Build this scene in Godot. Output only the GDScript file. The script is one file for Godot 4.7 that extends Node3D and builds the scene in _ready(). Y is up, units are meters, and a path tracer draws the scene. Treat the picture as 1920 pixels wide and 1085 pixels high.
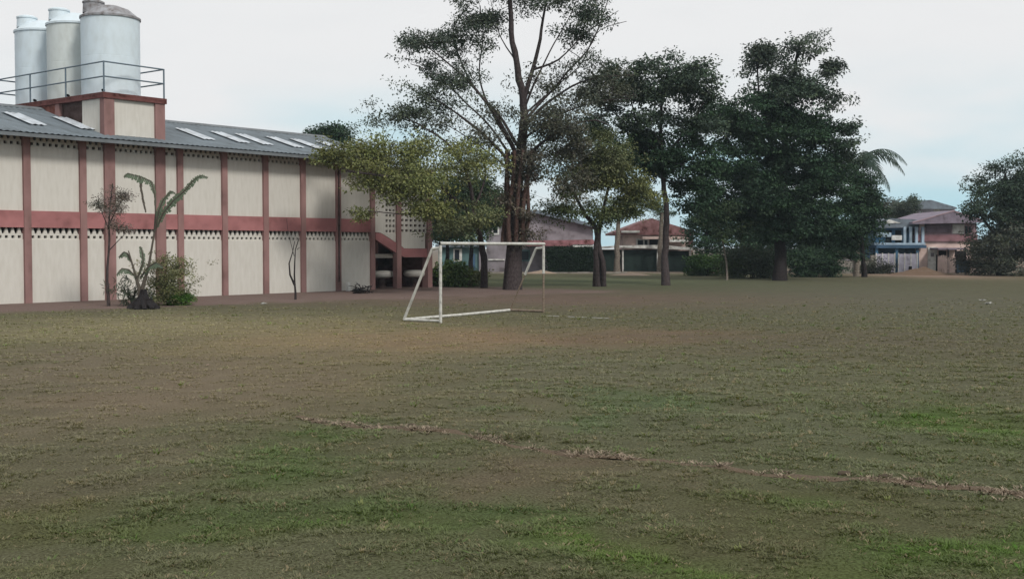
extends Node3D
# A school playing field under a bright overcast sky: goal frame, two-storey school with rooftop tanks, trees and houses beyond.
# Units are metres; the camera stands at x = 0, z = 0 and looks along -z.

var rng := RandomNumberGenerator.new()
var noise := FastNoiseLite.new()
var fine := FastNoiseLite.new()
var M := {}
var TX := {}
var names := {}
var leaf_fine: ArrayMesh
var leaf_broad: ArrayMesh
var leaf_blade: ArrayMesh

# ---------------------------------------------------------------- helpers
func lin(r: float, g: float, b: float) -> Color:
	return Color(r / 255.0, g / 255.0, b / 255.0).srgb_to_linear()

func numbered(called: String) -> String:
	var n: int = names.get(called, 0)
	names[called] = n + 1
	return called if n == 0 else "%s_%03d" % [called, n]

func thing(called: String, label: String, category: String, at: Vector3, turn := 0.0, group := "") -> Node3D:
	var o := Node3D.new()
	o.name = numbered(called)
	add_child(o)
	o.position = at
	o.rotation.y = turn
	tag(o, label, category, group)
	return o

func tag(o: Node, label: String, category: String, group := "", kind := "") -> void:
	if label: o.set_meta("label", label)
	if category: o.set_meta("category", category)
	if group: o.set_meta("group", group)
	if kind: o.set_meta("kind", kind)

func obj(called: String, mesh: Mesh, m: Material, parent: Node, at := Transform3D()) -> MeshInstance3D:
	var o := MeshInstance3D.new()
	o.mesh = mesh
	o.material_override = m
	o.name = numbered(called) if parent == self else called
	parent.add_child(o, true)
	o.transform = at
	return o

func new_st() -> SurfaceTool:
	var st := SurfaceTool.new()
	st.begin(Mesh.PRIMITIVE_TRIANGLES)
	return st

func done(st: SurfaceTool, smooth := false) -> ArrayMesh:
	if not smooth: st.generate_normals()
	return st.commit()

func tri(st: SurfaceTool, a: Vector3, b: Vector3, c: Vector3) -> void:
	st.set_smooth_group(-1)
	st.add_vertex(a); st.add_vertex(b); st.add_vertex(c)

func quad(st: SurfaceTool, a: Vector3, b: Vector3, c: Vector3, d: Vector3) -> void:
	tri(st, a, b, c); tri(st, a, c, d)

# a box from lo to hi with slightly chamfered look left out: flat faces, clockwise fronts
func box(st: SurfaceTool, lo: Vector3, hi: Vector3) -> void:
	var p := []
	for i in 8: p.append(Vector3(hi.x if i & 1 else lo.x, hi.y if i & 2 else lo.y, hi.z if i & 4 else lo.z))
	quad(st, p[4], p[6], p[7], p[5]); quad(st, p[1], p[3], p[2], p[0])
	quad(st, p[5], p[7], p[3], p[1]); quad(st, p[0], p[2], p[6], p[4])
	quad(st, p[6], p[2], p[3], p[7]); quad(st, p[0], p[4], p[5], p[1])

func box_mesh(lo: Vector3, hi: Vector3) -> ArrayMesh:
	var st := new_st()
	box(st, lo, hi)
	return done(st)

# outline in x, y pushed from z0 back to z1 (z0 > z1)
func prism(st: SurfaceTool, pts: Array, z0: float, z1: float) -> void:
	var pl := PackedVector2Array(pts)
	if not Geometry2D.is_polygon_clockwise(pl): pl.reverse()
	var ix := Geometry2D.triangulate_polygon(pl)
	for k in range(0, ix.size(), 3):
		var a := pl[ix[k]]; var b := pl[ix[k + 1]]; var c := pl[ix[k + 2]]
		if (b - a).cross(c - a) > 0.0:
			var s := b; b = c; c = s
		tri(st, Vector3(a.x, a.y, z0), Vector3(b.x, b.y, z0), Vector3(c.x, c.y, z0))
		tri(st, Vector3(a.x, a.y, z1), Vector3(c.x, c.y, z1), Vector3(b.x, b.y, z1))
	for k in pl.size():
		var a := pl[k]; var b := pl[(k + 1) % pl.size()]
		quad(st, Vector3(a.x, a.y, z0), Vector3(a.x, a.y, z1), Vector3(b.x, b.y, z1), Vector3(b.x, b.y, z0))

func prism_mesh(pts: Array, z0: float, z1: float) -> ArrayMesh:
	var st := new_st()
	prism(st, pts, z0, z1)
	return done(st)

func tube(st: SurfaceTool, pts: Array, radii: Array, n := 6, lumpy := 0.0) -> void:
	var rings := []
	var side := Vector3.RIGHT
	for i in pts.size():
		var dir: Vector3 = (pts[mini(i + 1, pts.size() - 1)] - pts[maxi(i - 1, 0)])
		dir = dir.normalized() if dir.length() > 1e-6 else Vector3.UP
		side = side - dir * side.dot(dir)
		if side.length() < 0.05: side = Vector3.FORWARD - dir * Vector3.FORWARD.dot(dir)
		side = side.normalized()
		var other := dir.cross(side)
		var ring := []
		for k in n:
			var a := TAU * k / n
			var r: float = radii[i]
			var d := side * cos(a) + other * sin(a)
			if lumpy > 0.0:
				r *= 1.0 + lumpy * noise.get_noise_3dv(pts[i] * 2.0 + d * 40.0) * 2.0
			ring.append([pts[i] + d * r, d])
		rings.append(ring)
	for i in pts.size() - 1:
		for k in n:
			var k2 := (k + 1) % n
			for v in [rings[i][k], rings[i + 1][k2], rings[i][k2], rings[i][k], rings[i + 1][k], rings[i + 1][k2]]:
				st.set_normal(v[1]); st.set_uv(Vector2(0, 0)); st.add_vertex(v[0])
	for e in [0, pts.size() - 1]:
		var dir: Vector3 = (pts[0] - pts[1]).normalized() if e == 0 else (pts[e] - pts[e - 1]).normalized()
		for k in range(1, n - 1):
			var tr := [rings[e][0][0], rings[e][k + 1][0], rings[e][k][0]] if e == 0 else [rings[e][0][0], rings[e][k][0], rings[e][k + 1][0]]
			for v in tr:
				st.set_normal(dir); st.set_uv(Vector2(0, 0)); st.add_vertex(v)

func tube_mesh(pts: Array, radii: Array, n := 8, lumpy := 0.0) -> ArrayMesh:
	var st := new_st()
	tube(st, pts, radii, n, lumpy)
	return done(st, true)

func pipe(a: Vector3, b: Vector3, r: float, n := 10) -> ArrayMesh:
	return tube_mesh([a, b], [r, r], n)

# profile of (radius, y) turned about the y axis
func lathe_mesh(prof: Array, n := 40, at := Vector3.ZERO) -> ArrayMesh:
	var st := new_st()
	for i in prof.size() - 1:
		var a: Vector2 = prof[i]; var b: Vector2 = prof[i + 1]
		for k in n:
			var t0 := TAU * k / n; var t1 := TAU * (k + 1) / n
			var p := [Vector3(cos(t0) * a.x, a.y, sin(t0) * a.x), Vector3(cos(t1) * a.x, a.y, sin(t1) * a.x), Vector3(cos(t1) * b.x, b.y, sin(t1) * b.x), Vector3(cos(t0) * b.x, b.y, sin(t0) * b.x)]
			var sl := (b - a).normalized()
			var n0 := Vector3(cos(t0) * sl.y, -sl.x, sin(t0) * sl.y); var n1 := Vector3(cos(t1) * sl.y, -sl.x, sin(t1) * sl.y)
			var q := [[p[0], n0], [p[1], n1], [p[2], n1], [p[0], n0], [p[2], n1], [p[3], n0]]
			for v in q:
				st.set_normal(v[1]); st.set_uv(Vector2(0, 0)); st.add_vertex(v[0] + at)
	return done(st, true)

# a box whose front face spans x0..x1, y0..y1 at distance d and which goes back by thick, in a parent that stands unturned
func fbox(parent: Node3D, called: String, x0: float, x1: float, y0: float, y1: float, d: float, thick: float, m: Material) -> MeshInstance3D:
	var o: Vector3 = parent.position
	var pp := parent.get_parent()
	if pp != self and pp is Node3D: o += (pp as Node3D).position
	return obj(called, box_mesh(Vector3(x0, y0, -d - thick) - o, Vector3(x1, y1, -d) - o), m, parent)

func fprism(parent: Node3D, called: String, pts: Array, d: float, thick: float, m: Material) -> MeshInstance3D:
	var o: Vector3 = parent.position
	var q := []
	for p in pts: q.append(Vector2(p.x - o.x, p.y - o.y))
	return obj(called, prism_mesh(q, -d - o.z, -d - thick - o.z), m, parent)

# ---------------------------------------------------------------- textures and materials
func noise_tex(freq: float, lo: Color, hi: Color, seed_: int, octaves := 4, size := 512, mid := 0.5) -> NoiseTexture2D:
	var f := FastNoiseLite.new()
	f.noise_type = FastNoiseLite.TYPE_SIMPLEX_SMOOTH
	f.seed = seed_
	f.frequency = freq
	f.fractal_octaves = octaves
	f.fractal_gain = 0.55
	var g := Gradient.new()
	g.offsets = PackedFloat32Array([0.15, mid, 0.9])
	g.colors = PackedColorArray([lo, lo.lerp(hi, 0.55), hi])
	var t := NoiseTexture2D.new()
	t.width = size; t.height = size
	t.seamless = true
	t.noise = f
	t.color_ramp = g
	return t

func mat(color: Color, rough := 0.85, tex := "", scale := Vector3(0.3, 0.3, 0.3), detail := "") -> StandardMaterial3D:
	var m := StandardMaterial3D.new()
	m.albedo_color = color
	m.roughness = rough
	m.metallic_specular = 0.3
	if tex:
		m.albedo_texture = TX[tex]
		m.uv1_triplanar = true
		m.uv1_world_triplanar = true
		m.uv1_scale = scale
	return m

func rgb(r: int, g: int, b: int) -> Color:
	return Color(r / 255.0, g / 255.0, b / 255.0)

func leaf_mat(back := Color(0.35, 0.4, 0.2)) -> StandardMaterial3D:
	var m := StandardMaterial3D.new()
	m.albedo_color = Color.WHITE
	m.vertex_color_use_as_albedo = true
	m.roughness = 0.9
	m.metallic_specular = 0.1
	m.backlight_enabled = true
	m.backlight = back
	m.cull_mode = BaseMaterial3D.CULL_DISABLED
	return m

func make_materials() -> void:
	TX.stain = noise_tex(0.006, Color(0.72, 0.71, 0.70), Color(1, 1, 1), 3, 5, 512, 0.35)
	TX.plaster = noise_tex(0.02, Color(0.94, 0.935, 0.925), Color(1, 1, 1), 5, 5, 512)
	TX.bark = noise_tex(0.03, Color(0.55, 0.52, 0.50), Color(1, 1, 1), 7, 5, 512)
	TX.rust = noise_tex(0.012, Color(0.5, 0.42, 0.38), Color(1, 1, 1), 9, 5, 512, 0.3)
	TX.ground = noise_tex(0.05, Color(0.62, 0.60, 0.58), Color(1, 1, 1), 11, 6, 1024)
	M.cream = mat(rgb(203, 200, 193), 0.9, "plaster", Vector3(0.7, 0.1, 0.7))
	M.terracotta = mat(rgb(152, 119, 116), 0.85, "stain", Vector3(0.3, 0.12, 0.3))
	M.band = mat(rgb(172, 118, 118), 0.85, "stain", Vector3(0.2, 0.2, 0.2))
	M.maroon = mat(rgb(118, 78, 76), 0.85, "rust", Vector3(0.4, 0.4, 0.4))
	M.maroon_worn = mat(rgb(150, 100, 90), 0.9, "rust", Vector3(0.6, 0.6, 0.6))
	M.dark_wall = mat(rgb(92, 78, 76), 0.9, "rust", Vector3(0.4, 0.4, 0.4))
	M.concrete = mat(rgb(150, 145, 138), 0.9, "stain", Vector3(0.4, 0.4, 0.4))
	M.roof = mat(rgb(112, 122, 129), 0.6, "stain", Vector3(0.12, 0.12, 0.35))
	M.skylight = mat(rgb(196, 204, 212), 0.5, "stain", Vector3(0.5, 0.5, 0.5))
	M.fascia = mat(rgb(116, 122, 126), 0.6, "stain", Vector3(0.3, 0.3, 0.3))
	M.soffit = mat(rgb(150, 120, 112), 0.9)
	M.tank = mat(rgb(208, 221, 229), 0.45, "plaster", Vector3(0.25, 0.12, 0.25))
	M.tank_old = mat(rgb(204, 211, 210), 0.5, "plaster", Vector3(0.3, 0.15, 0.3))
	M.tank_top = mat(rgb(160, 164, 170), 0.6, "rust", Vector3(0.5, 0.5, 0.5))
	M.rail = mat(rgb(98, 112, 122), 0.5)
	M.goal = mat(rgb(206, 206, 200), 0.5, "stain", Vector3(1.2, 1.2, 1.2))
	M.goal_rust = mat(rgb(142, 130, 116), 0.8, "rust", Vector3(2, 2, 2))
	M.bark_dark = mat(rgb(54, 49, 50), 0.95, "bark", Vector3(0.9, 0.35, 0.9))
	M.bark_main = mat(rgb(84, 76, 77), 0.95, "bark", Vector3(0.9, 0.3, 0.9))
	M.bark_vine = mat(rgb(112, 90, 84), 0.95, "bark", Vector3(1.2, 0.4, 1.2))
	M.bark_pale = mat(rgb(150, 142, 132), 0.95, "bark", Vector3(0.9, 0.4, 0.9))
	M.leaf = leaf_mat()
	M.leaf_dark = leaf_mat(Color(0.2, 0.28, 0.14))
	M.grass = leaf_mat(Color(0.7, 0.75, 0.4))
	M.straw = leaf_mat(Color(0.1, 0.09, 0.06))
	M.soil = mat(rgb(128, 108, 92), 0.95, "ground", Vector3(0.5, 0.5, 0.5))
	M.track = mat(rgb(112, 98, 82), 0.95, "ground", Vector3(0.9, 0.9, 0.9))
	M.sand = mat(rgb(170, 152, 136), 0.95, "ground", Vector3(0.5, 0.5, 0.5))
	M.white = mat(rgb(222, 222, 218), 0.7, "stain", Vector3(0.5, 0.5, 0.5))
	M.grey_wall = mat(rgb(150, 144, 150), 0.9, "stain", Vector3(0.2, 0.2, 0.2))
	M.grey_roof = mat(rgb(118, 128, 138), 0.7, "stain", Vector3(0.3, 0.3, 0.3))
	M.pink_roof = mat(rgb(164, 118, 124), 0.8, "rust", Vector3(0.2, 0.2, 0.2))
	M.red_roof = mat(rgb(140, 106, 108), 0.8, "rust", Vector3(0.2, 0.2, 0.2))
	M.teal = mat(rgb(96, 126, 128), 0.85, "stain", Vector3(0.2, 0.2, 0.2))
	M.interior_shade = mat(rgb(44, 58, 54), 0.95, "stain", Vector3(0.3, 0.3, 0.3))  # dark tone standing for the shade inside the carport
	M.glass = mat(rgb(38, 44, 50), 0.15)
	M.blue = mat(rgb(88, 130, 162), 0.8, "stain", Vector3(0.2, 0.2, 0.2))
	M.blue_dark = mat(rgb(72, 100, 126), 0.8, "stain", Vector3(0.2, 0.2, 0.2))
	M.blue_pale = mat(rgb(172, 192, 208), 0.8, "stain", Vector3(0.2, 0.2, 0.2))
	M.mauve = mat(rgb(176, 152, 160), 0.85, "stain", Vector3(0.2, 0.2, 0.2))
	M.mauve_roof = mat(rgb(138, 128, 142), 0.8, "stain", Vector3(0.3, 0.3, 0.3))
	M.brick_red = mat(rgb(150, 114, 120), 0.85, "stain", Vector3(0.2, 0.2, 0.2))
	M.pink_cream = mat(rgb(224, 200, 192), 0.85, "stain", Vector3(0.2, 0.2, 0.2))
	M.lilac = mat(rgb(196, 194, 210), 0.8, "stain", Vector3(0.3, 0.3, 0.3))
	M.bin = mat(rgb(70, 92, 108), 0.6, "stain", Vector3(0.8, 0.8, 0.8))
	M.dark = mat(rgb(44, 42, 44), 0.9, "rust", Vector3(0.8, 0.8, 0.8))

# ---------------------------------------------------------------- foliage
# a spray of small leaves; colours come from each copy
func leaf_spray(count: int, length: float, width: float, spread: Vector3, droop: float, seed_: int) -> ArrayMesh:
	var r := RandomNumberGenerator.new()
	r.seed = seed_
	var st := new_st()
	for i in count:
		var dir := Vector3(r.randfn(), r.randfn() * 0.5, r.randfn()).normalized()
		var c := Vector3(dir.x * spread.x, dir.y * spread.y, dir.z * spread.z) * sqrt(r.randf())
		var out := (dir + Vector3(r.randfn(), r.randfn() - droop, r.randfn()) * 0.55).normalized()
		var side := out.cross(Vector3(r.randfn() * 0.5, 1, r.randfn() * 0.5)).normalized()
		var up := side.cross(out).normalized()
		var l := length * r.randf_range(0.7, 1.25)
		var w := width * r.randf_range(0.75, 1.2)
		var a := c
		var b := c + out * l * 0.45 + side * w * 0.5
		var d := c + out * l * 0.45 - side * w * 0.5
		var e := c + out * l - up * l * 0.18
		for v in [a, b, e, a, e, d]:
			st.set_smooth_group(-1); st.add_vertex(v)
	st.generate_normals()
	return st.commit()

func multi(called: String, mesh: Mesh, m: Material, xf: Array, cols: Array, parent: Node) -> MultiMeshInstance3D:
	var mm := MultiMesh.new()
	mm.transform_format = MultiMesh.TRANSFORM_3D
	mm.use_colors = true
	mm.mesh = mesh
	mm.instance_count = xf.size()
	for i in xf.size():
		mm.set_instance_transform(i, xf[i])
		mm.set_instance_color(i, cols[i])
	var o := MultiMeshInstance3D.new()
	o.multimesh = mm
	o.material_override = m
	o.name = numbered(called) if parent == self else called
	parent.add_child(o, true)
	return o

# the same sprays joined into one real mesh with vertex colours
func joined(called: String, mesh: ArrayMesh, m: Material, xf: Array, cols: Array, parent: Node) -> MeshInstance3D:
	var src := mesh.surface_get_arrays(0)
	var sv: PackedVector3Array = src[Mesh.ARRAY_VERTEX]
	var sn: PackedVector3Array = src[Mesh.ARRAY_NORMAL]
	var n := sv.size()
	var v := PackedVector3Array(); var nn := PackedVector3Array(); var cc := PackedColorArray()
	for i in xf.size():
		var t: Transform3D = xf[i]
		v.append_array(t * sv)
		nn.append_array(Transform3D(t.basis.orthonormalized(), Vector3.ZERO) * sn)
		var c: Color = cols[i]
		for k in n: cc.append(c)
	var a := []
	a.resize(Mesh.ARRAY_MAX)
	a[Mesh.ARRAY_VERTEX] = v; a[Mesh.ARRAY_NORMAL] = nn; a[Mesh.ARRAY_COLOR] = cc
	var am := ArrayMesh.new()
	am.add_surface_from_arrays(Mesh.PRIMITIVE_TRIANGLES, a)
	var o := obj(called, am, m, parent)
	sprays += xf.size()
	return o

var sprays := 0

func turned(at: Vector3, s: float, flat := 0.5) -> Transform3D:
	var b := Basis(Vector3.UP, rng.randf() * TAU) * Basis(Vector3(rng.randfn(), 0, rng.randfn()).normalized(), rng.randfn() * flat)
	return Transform3D(b.scaled(Vector3.ONE * s), at)

# limbs: [points, first radius, last radius]; blobs: [centre, radii, clumps, sprays per clump, clump size, colour]
func tree(called: String, label: String, group: String, base: Vector3, limbs: Array, blobs: Array, spray: ArrayMesh, bark: Material, leaves: Material, seed_: int, spray_size := 1.0, category := "tree", jitter := 0.25, gate := -1.0) -> Node3D:
	rng.seed = seed_
	var t := thing(called, label, category, base, 0.0, group)
	var nodes := []      # [position, radius]
	var st := new_st()
	for li in limbs.size():
		var pts: Array = limbs[li][0]
		var r0: float = limbs[li][1]; var r1: float = limbs[li][2]
		var q := []; var rr := []
		var c := Curve3D.new()
		for i in pts.size():
			var pa: Vector3 = pts[maxi(i - 1, 0)]; var pb: Vector3 = pts[mini(i + 1, pts.size() - 1)]
			var tn := (pb - pa) / 6.0
			c.add_point(pts[i] - base, -tn, tn)
		var n := maxi(4, int(c.get_baked_length() / 0.45))
		for i in n + 1:
			var f := float(i) / n
			var p := c.sample_baked(c.get_baked_length() * f)
			var wob := Vector3(noise.get_noise_3dv(p * 9.0 + Vector3(seed_, 0, 0)), 0, noise.get_noise_3dv(p * 9.0 + Vector3(0, seed_, 50)))
			if li == 0 and f < 0.15: wob *= 0.0
			var r := lerpf(r0, r1, pow(f, 0.8))
			if li == 0 and f < 0.25 and base.y < 0.2: r *= 1.0 + 0.22 * pow(1.0 - f / 0.25, 2.0)
			q.append(p + wob * minf(r * 1.2, 0.14)); rr.append(r)
			if f > 0.3 or li > 0: nodes.append([q[-1], r])
		if li == 0: q[0] -= Vector3(0, 0.35, 0)
		tube(st, q, rr, 12 if r0 > 0.15 else 6, 0.22)
	obj("trunk", st.commit(), bark, t)
	# branches to the clumps
	var bst := new_st()
	var xf := []; var cols := []
	var tips := []
	for b in blobs:
		for k in b[2]:
			var d := Vector3(rng.randfn(), rng.randfn(), rng.randfn()).normalized() * pow(rng.randf(), 0.45) * 1.1
			var tip: Vector3 = b[0] - base + d * b[1]
			if b[2] > 12 and noise.get_noise_3dv(tip * 9.0 + Vector3(seed_, 3, 1)) < -0.14: continue
			tips.append([tip, b])
	var origin: Vector3 = nodes[0][0]
	tips.sort_custom(func(a, b): return a[0].distance_squared_to(origin) < b[0].distance_squared_to(origin))
	for tp in tips:
		var at: Vector3 = tp[0]
		var b: Array = tp[1]
		var best := 0; var bd := 1e9
		for i in nodes.size():
			var dd: float = nodes[i][0].distance_squared_to(at) * (1.0 if nodes[i][0].y < at.y + 0.3 else 1.8)
			if dd < bd: bd = dd; best = i
		var from: Vector3 = nodes[best][0]
		var r0: float = minf(nodes[best][1] * 0.6, 0.013 + 0.013 * from.distance_to(at))
		r0 = maxf(r0, 0.012)
		var mid := from.lerp(at, 0.5) + Vector3(rng.randfn() * 0.1, rng.randf() * 0.14, rng.randfn() * 0.1) * from.distance_to(at)
		var pts := [from, from.lerp(mid, 0.55) + Vector3(0, 0.02, 0), mid, mid.lerp(at, 0.55), at]
		tube(bst, pts, [r0, r0 * 0.85, r0 * 0.7, r0 * 0.5, 0.007], 5)
		nodes.append([mid, r0 * 0.7]); nodes.append([pts[3], r0 * 0.5]); nodes.append([at, 0.012])
		var size: float = b[4]
		var tint := rng.randf_range(1.0 - jitter, 1.0 + jitter)
		for k in b[3]:
			var off := Vector3(rng.randfn(), rng.randfn() * 0.55, rng.randfn()) * size * 0.6
			var p := at + off
			if rng.randf() < 0.25: p = mid.lerp(at, rng.randf()) + off * 0.6
			if gate > -1.0 and noise.get_noise_3d((p.x + seed_) * 12.0, p.y * 20.0, p.z * 5.0) < gate: continue
			xf.append(turned(p, rng.randf_range(0.75, 1.25) * spray_size, 0.35))
			var c: Color = b[5]
			var v := tint * rng.randf_range(0.85, 1.15)
			cols.append(Color(c.r * v * rng.randf_range(0.92, 1.08), c.g * v, c.b * v * rng.randf_range(0.85, 1.1)))
	if tips.size(): obj("branches", bst.commit(), bark, t)
	if xf.size(): joined("crown", spray, leaves, xf, cols, t)
	return t

# a bush: foliage on a few stems
func bush(label: String, base: Vector3, radii: Vector3, clumps: int, sprays: int, color: Color, spray: ArrayMesh, leaves: Material, seed_: int, spray_size := 1.0, called := "bush", group := "") -> Node3D:
	rng.seed = seed_
	var limbs := []
	for k in 5:
		var d := Vector3(rng.randfn() * 0.35 * radii.x, radii.y * rng.randf_range(0.9, 1.4), rng.randfn() * 0.35 * radii.z)
		limbs.append([[base + Vector3(rng.randfn() * 0.06, -0.03, rng.randfn() * 0.06), base + d * 0.5, base + d], 0.035, 0.012])
	return tree(called, label, group, base, limbs, [[base + Vector3(0, radii.y * 1.02, 0), radii, clumps, sprays, minf(radii.x, radii.y) * 0.7, color]], spray, M.bark_dark, leaves, seed_, spray_size, "bush")

# ---------------------------------------------------------------- the field's colours: turf, dry turf and bare soil, where they lie
var PATCHES := [
	[0, 8.539, 5.046, 2.61, 78, 83, 58],
	[2.721, 11.018, 3.506, 1.916, 82, 86, 64],
	[14.948, 47.615, 9.09, 23.696, 92, 92, 78],
	[0.867, 47.615, 9.956, 7.03, 104, 90, 82],
	[4.526, 71.094, 11.31, 11.215, 86, 94, 72],
	[30.914, 88.886, 4.848, 10.403, 150, 128, 116],
	[-9.308, 30.971, 6.476, 6.515, 122, 116, 92],
	[-3.799, 26.06, 4.027, 6.224, 124, 113, 88],
	[-0.119, 26.06, 3.791, 3.299, 124, 106, 86],
	[3.606, 27.297, 3.226, 2.283, 112, 94, 80],
	[-2.194, 18.503, 1.85, 3.064, 108, 99, 77],
	[-4.988, 17.924, 2.444, 5.742, 110, 100, 85],
	[-8.146, 20.303, 1.477, 5.791, 106, 98, 84],
	[1.111, 20.303, 3.415, 3.904, 96, 95, 78],
	[4.824, 17.924, 3.422, 5.296, 92, 93, 74],
	[7.598, 26.06, 4.975, 3.767, 92, 88, 74],
	[5.737, 13.651, 1.179, 2.302, 68, 88, 42],
	[1.335, 15.396, 1.19, 1.356, 80, 92, 66],
	[3.367, 13.651, 1.862, 1.653, 86, 90, 70],
	[-2.359, 11.725, 1.013, 1.373, 72, 87, 52],
	[-3.805, 9.232, 0.797, 0.85, 86, 82, 42],
	[-3.174, 10.51, 1.433, 0.977, 90, 86, 70],
	[-0.475, 9.423, 1.371, 1.087, 70, 84, 52],
	[1.213, 8.539, 0.893, 0.809, 72, 90, 42],
	[0.23, 8.381, 0.61, 0.622, 74, 87, 50],
	[2.33, 9.423, 1.028, 0.786, 80, 80, 58],
	[3.132, 7.942, 1.011, 0.843, 68, 88, 42],
	[0.448, 10.886, 1.583, 0.783, 95, 87, 72],
	[-1.631, 8.083, 1.249, 0.652, 74, 86, 52],
	[-2.721, 7.805, 0.851, 0.54, 80, 80, 56]]
const WALL_AT := Vector2(-18.82, 43.14)
const WALL_U := Vector2(0.6241, 0.7813)
var RUT := [Vector3(-2.635, 0, -14.426), Vector3(-2.044, 0, -13.985), Vector3(-1.479, 0, -13.49), Vector3(-0.963, 0, -13.179), Vector3(-0.533, 0, -12.955), Vector3(0, 0, -12.529), Vector3(0.444, 0, -12.13), Vector3(0.762, 0, -11.909), Vector3(1.523, 0, -11.489), Vector3(2.212, 0, -10.991), Vector3(2.898, 0, -10.559), Vector3(3.463, 0, -10.227), Vector3(4.311, 0, -9.809), Vector3(5.5, 0, -8.959)]

func rut_distance(x: float, d: float) -> float:
	var best := 1e9
	for i in RUT.size() - 1:
		var a := Vector2(RUT[i].x, -RUT[i].z); var b := Vector2(RUT[i + 1].x, -RUT[i + 1].z)
		var q := Geometry2D.get_closest_point_to_segment(Vector2(x, d), a, b)
		best = minf(best, q.distance_to(Vector2(x, d)))
	return best

func field_color(x: float, d: float) -> Color:
	var wx := x + noise.get_noise_2d(x * 6.0, d * 6.0) * 1.6 + noise.get_noise_2d(x * 24.0 + 300.0, d * 24.0) * 0.5
	var wd := d + noise.get_noise_2d(x * 6.0 + 90.0, d * 6.0 + 40.0) * 2.4 + noise.get_noise_2d(x * 24.0, d * 24.0 + 300.0) * 0.7
	var c := lin(90, 89, 71)
	for p in PATCHES:
		var e := Vector2((wx - p[0]) / p[2], (wd - p[1]) / p[3]).length_squared()
		if e < 5.0: c = c.lerp(lin(p[4], p[5], p[6]), exp(-e * 1.1) * 0.95)
	c = c.lerp(lin(116, 101, 96), dirt(wx, wd))
	if d > 91.0: c = c.lerp(lin(128, 116, 106), clampf((wd - 92.0) / 2.0, 0.0, 1.0) * 0.8)
	var l := c.get_luminance()
	return c.lerp(Color(l, l, l * 0.94), 0.06)

# share of bare trodden earth along the school wall and behind the goal
func dirt(x: float, d: float) -> float:
	var rel := Vector2(x, d) - WALL_AT
	var along := rel.dot(WALL_U)
	var away := rel.dot(Vector2(WALL_U.y, -WALL_U.x))
	if along > 27.0: return 0.0
	var edge := 6.6 + 0.22 * maxf(along, 0.0)
	return clampf((edge - away) / 1.6, 0.0, 1.0) * clampf((27.0 - along) / 4.0, 0.0, 1.0)

func ground_height(x: float, d: float) -> float:
	var k := clampf((29.0 - d) / 8.0, 0.0, 1.0)
	return k * (noise.get_noise_2d(x * 8.0, d * 8.0) * 0.07 + noise.get_noise_2d(x * 12.0, d * 12.0 + 70.0) * 0.02)

const GAIN := 1.4

func _ready() -> void:
	# camera
	var cam := Camera3D.new()
	cam.name = "camera"
	cam.position = Vector3(0, 2.1, 0)
	cam.rotation_degrees = Vector3(-2.07, 0, 0)
	cam.fov = 27.70
	cam.near = 0.1
	cam.far = 1500
	add_child(cam)
	cam.current = true
	# sky: a white overcast with thin pale blue gaps low down
	noise.seed = 21; noise.frequency = 0.05; noise.fractal_octaves = 3
	fine.seed = 5; fine.frequency = 0.9; fine.fractal_octaves = 2
	var env := Environment.new()
	env.background_mode = Environment.BG_SKY
	var sky := Sky.new()
	var psm := PanoramaSkyMaterial.new()
	psm.panorama = ImageTexture.create_from_image(sky_image())
	sky.sky_material = psm
	env.sky = sky
	env.tonemap_mode = Environment.TONE_MAPPER_LINEAR
	env.tonemap_exposure = 1.42
	env.fog_enabled = true; env.fog_density = 0.0003; env.fog_light_color = Color(0.80, 0.87, 0.92)
	env.sdfgi_enabled = true; env.ssao_enabled = true; env.ssil_enabled = true
	var we := WorldEnvironment.new()
	we.name = "world_environment"
	we.environment = env
	add_child(we)
	# a veiled sun, high on the right behind the camera
	var sun := DirectionalLight3D.new()
	sun.name = "sun"
	sun.light_energy = 0.5
	sun.light_color = Color(1.0, 0.98, 0.95)
	sun.light_angular_distance = 12.0
	sun.shadow_enabled = true
	sun.rotation_degrees = Vector3(-42, 38, 0)
	add_child(sun)

	make_materials()
	leaf_fine = leaf_spray(30, 0.12, 0.065, Vector3(0.44, 0.18, 0.44), 0.2, 4)
	leaf_broad = leaf_spray(30, 0.17, 0.095, Vector3(0.44, 0.28, 0.44), 0.5, 8)
	leaf_blade = leaf_spray(16, 0.34, 0.06, Vector3(0.25, 0.25, 0.25), -0.2, 12)
	build_ground()
	build_school()
	build_goal()
	build_trees()
	build_houses()
	build_small()
	build_grass()

func sky_image() -> Image:
	var w := 2048; var h := 1024
	var img := Image.create(w, h, false, Image.FORMAT_RGBF)
	var n := FastNoiseLite.new()
	n.seed = 77; n.frequency = 1.3; n.fractal_octaves = 4
	for y in h:
		var el := (0.5 - (y + 0.5) / h) * PI
		var white := Color(0.592, 0.597, 0.602)
		for x in w:
			var az := (x + 0.5) / w * TAU
			var c := white
			if el > -0.02:
				var dir := Vector3(cos(az) * cos(el), sin(el) * 4.0, sin(az) * cos(el))
				var q := n.get_noise_3dv(dir * 1.6)
				var q2 := n.get_noise_3dv(dir * 6.0 + Vector3(9, 4, 1))
				# gaps in the cloud show more towards the horizon
				var low := smoothstep(0.17, 0.05, el)
				var gap := clampf((q * 1.6 + q2 * 0.5 + 0.72) * low, 0.0, 1.0)
				c = white.lerp(Color(0.35, 0.52, 0.575), gap)
				c = c.lerp(Color(0.515, 0.53, 0.545), clampf(q2 * 0.5, 0.0, 1.0) * 0.5)
			img.set_pixel(x, y, c)
	return img

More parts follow.
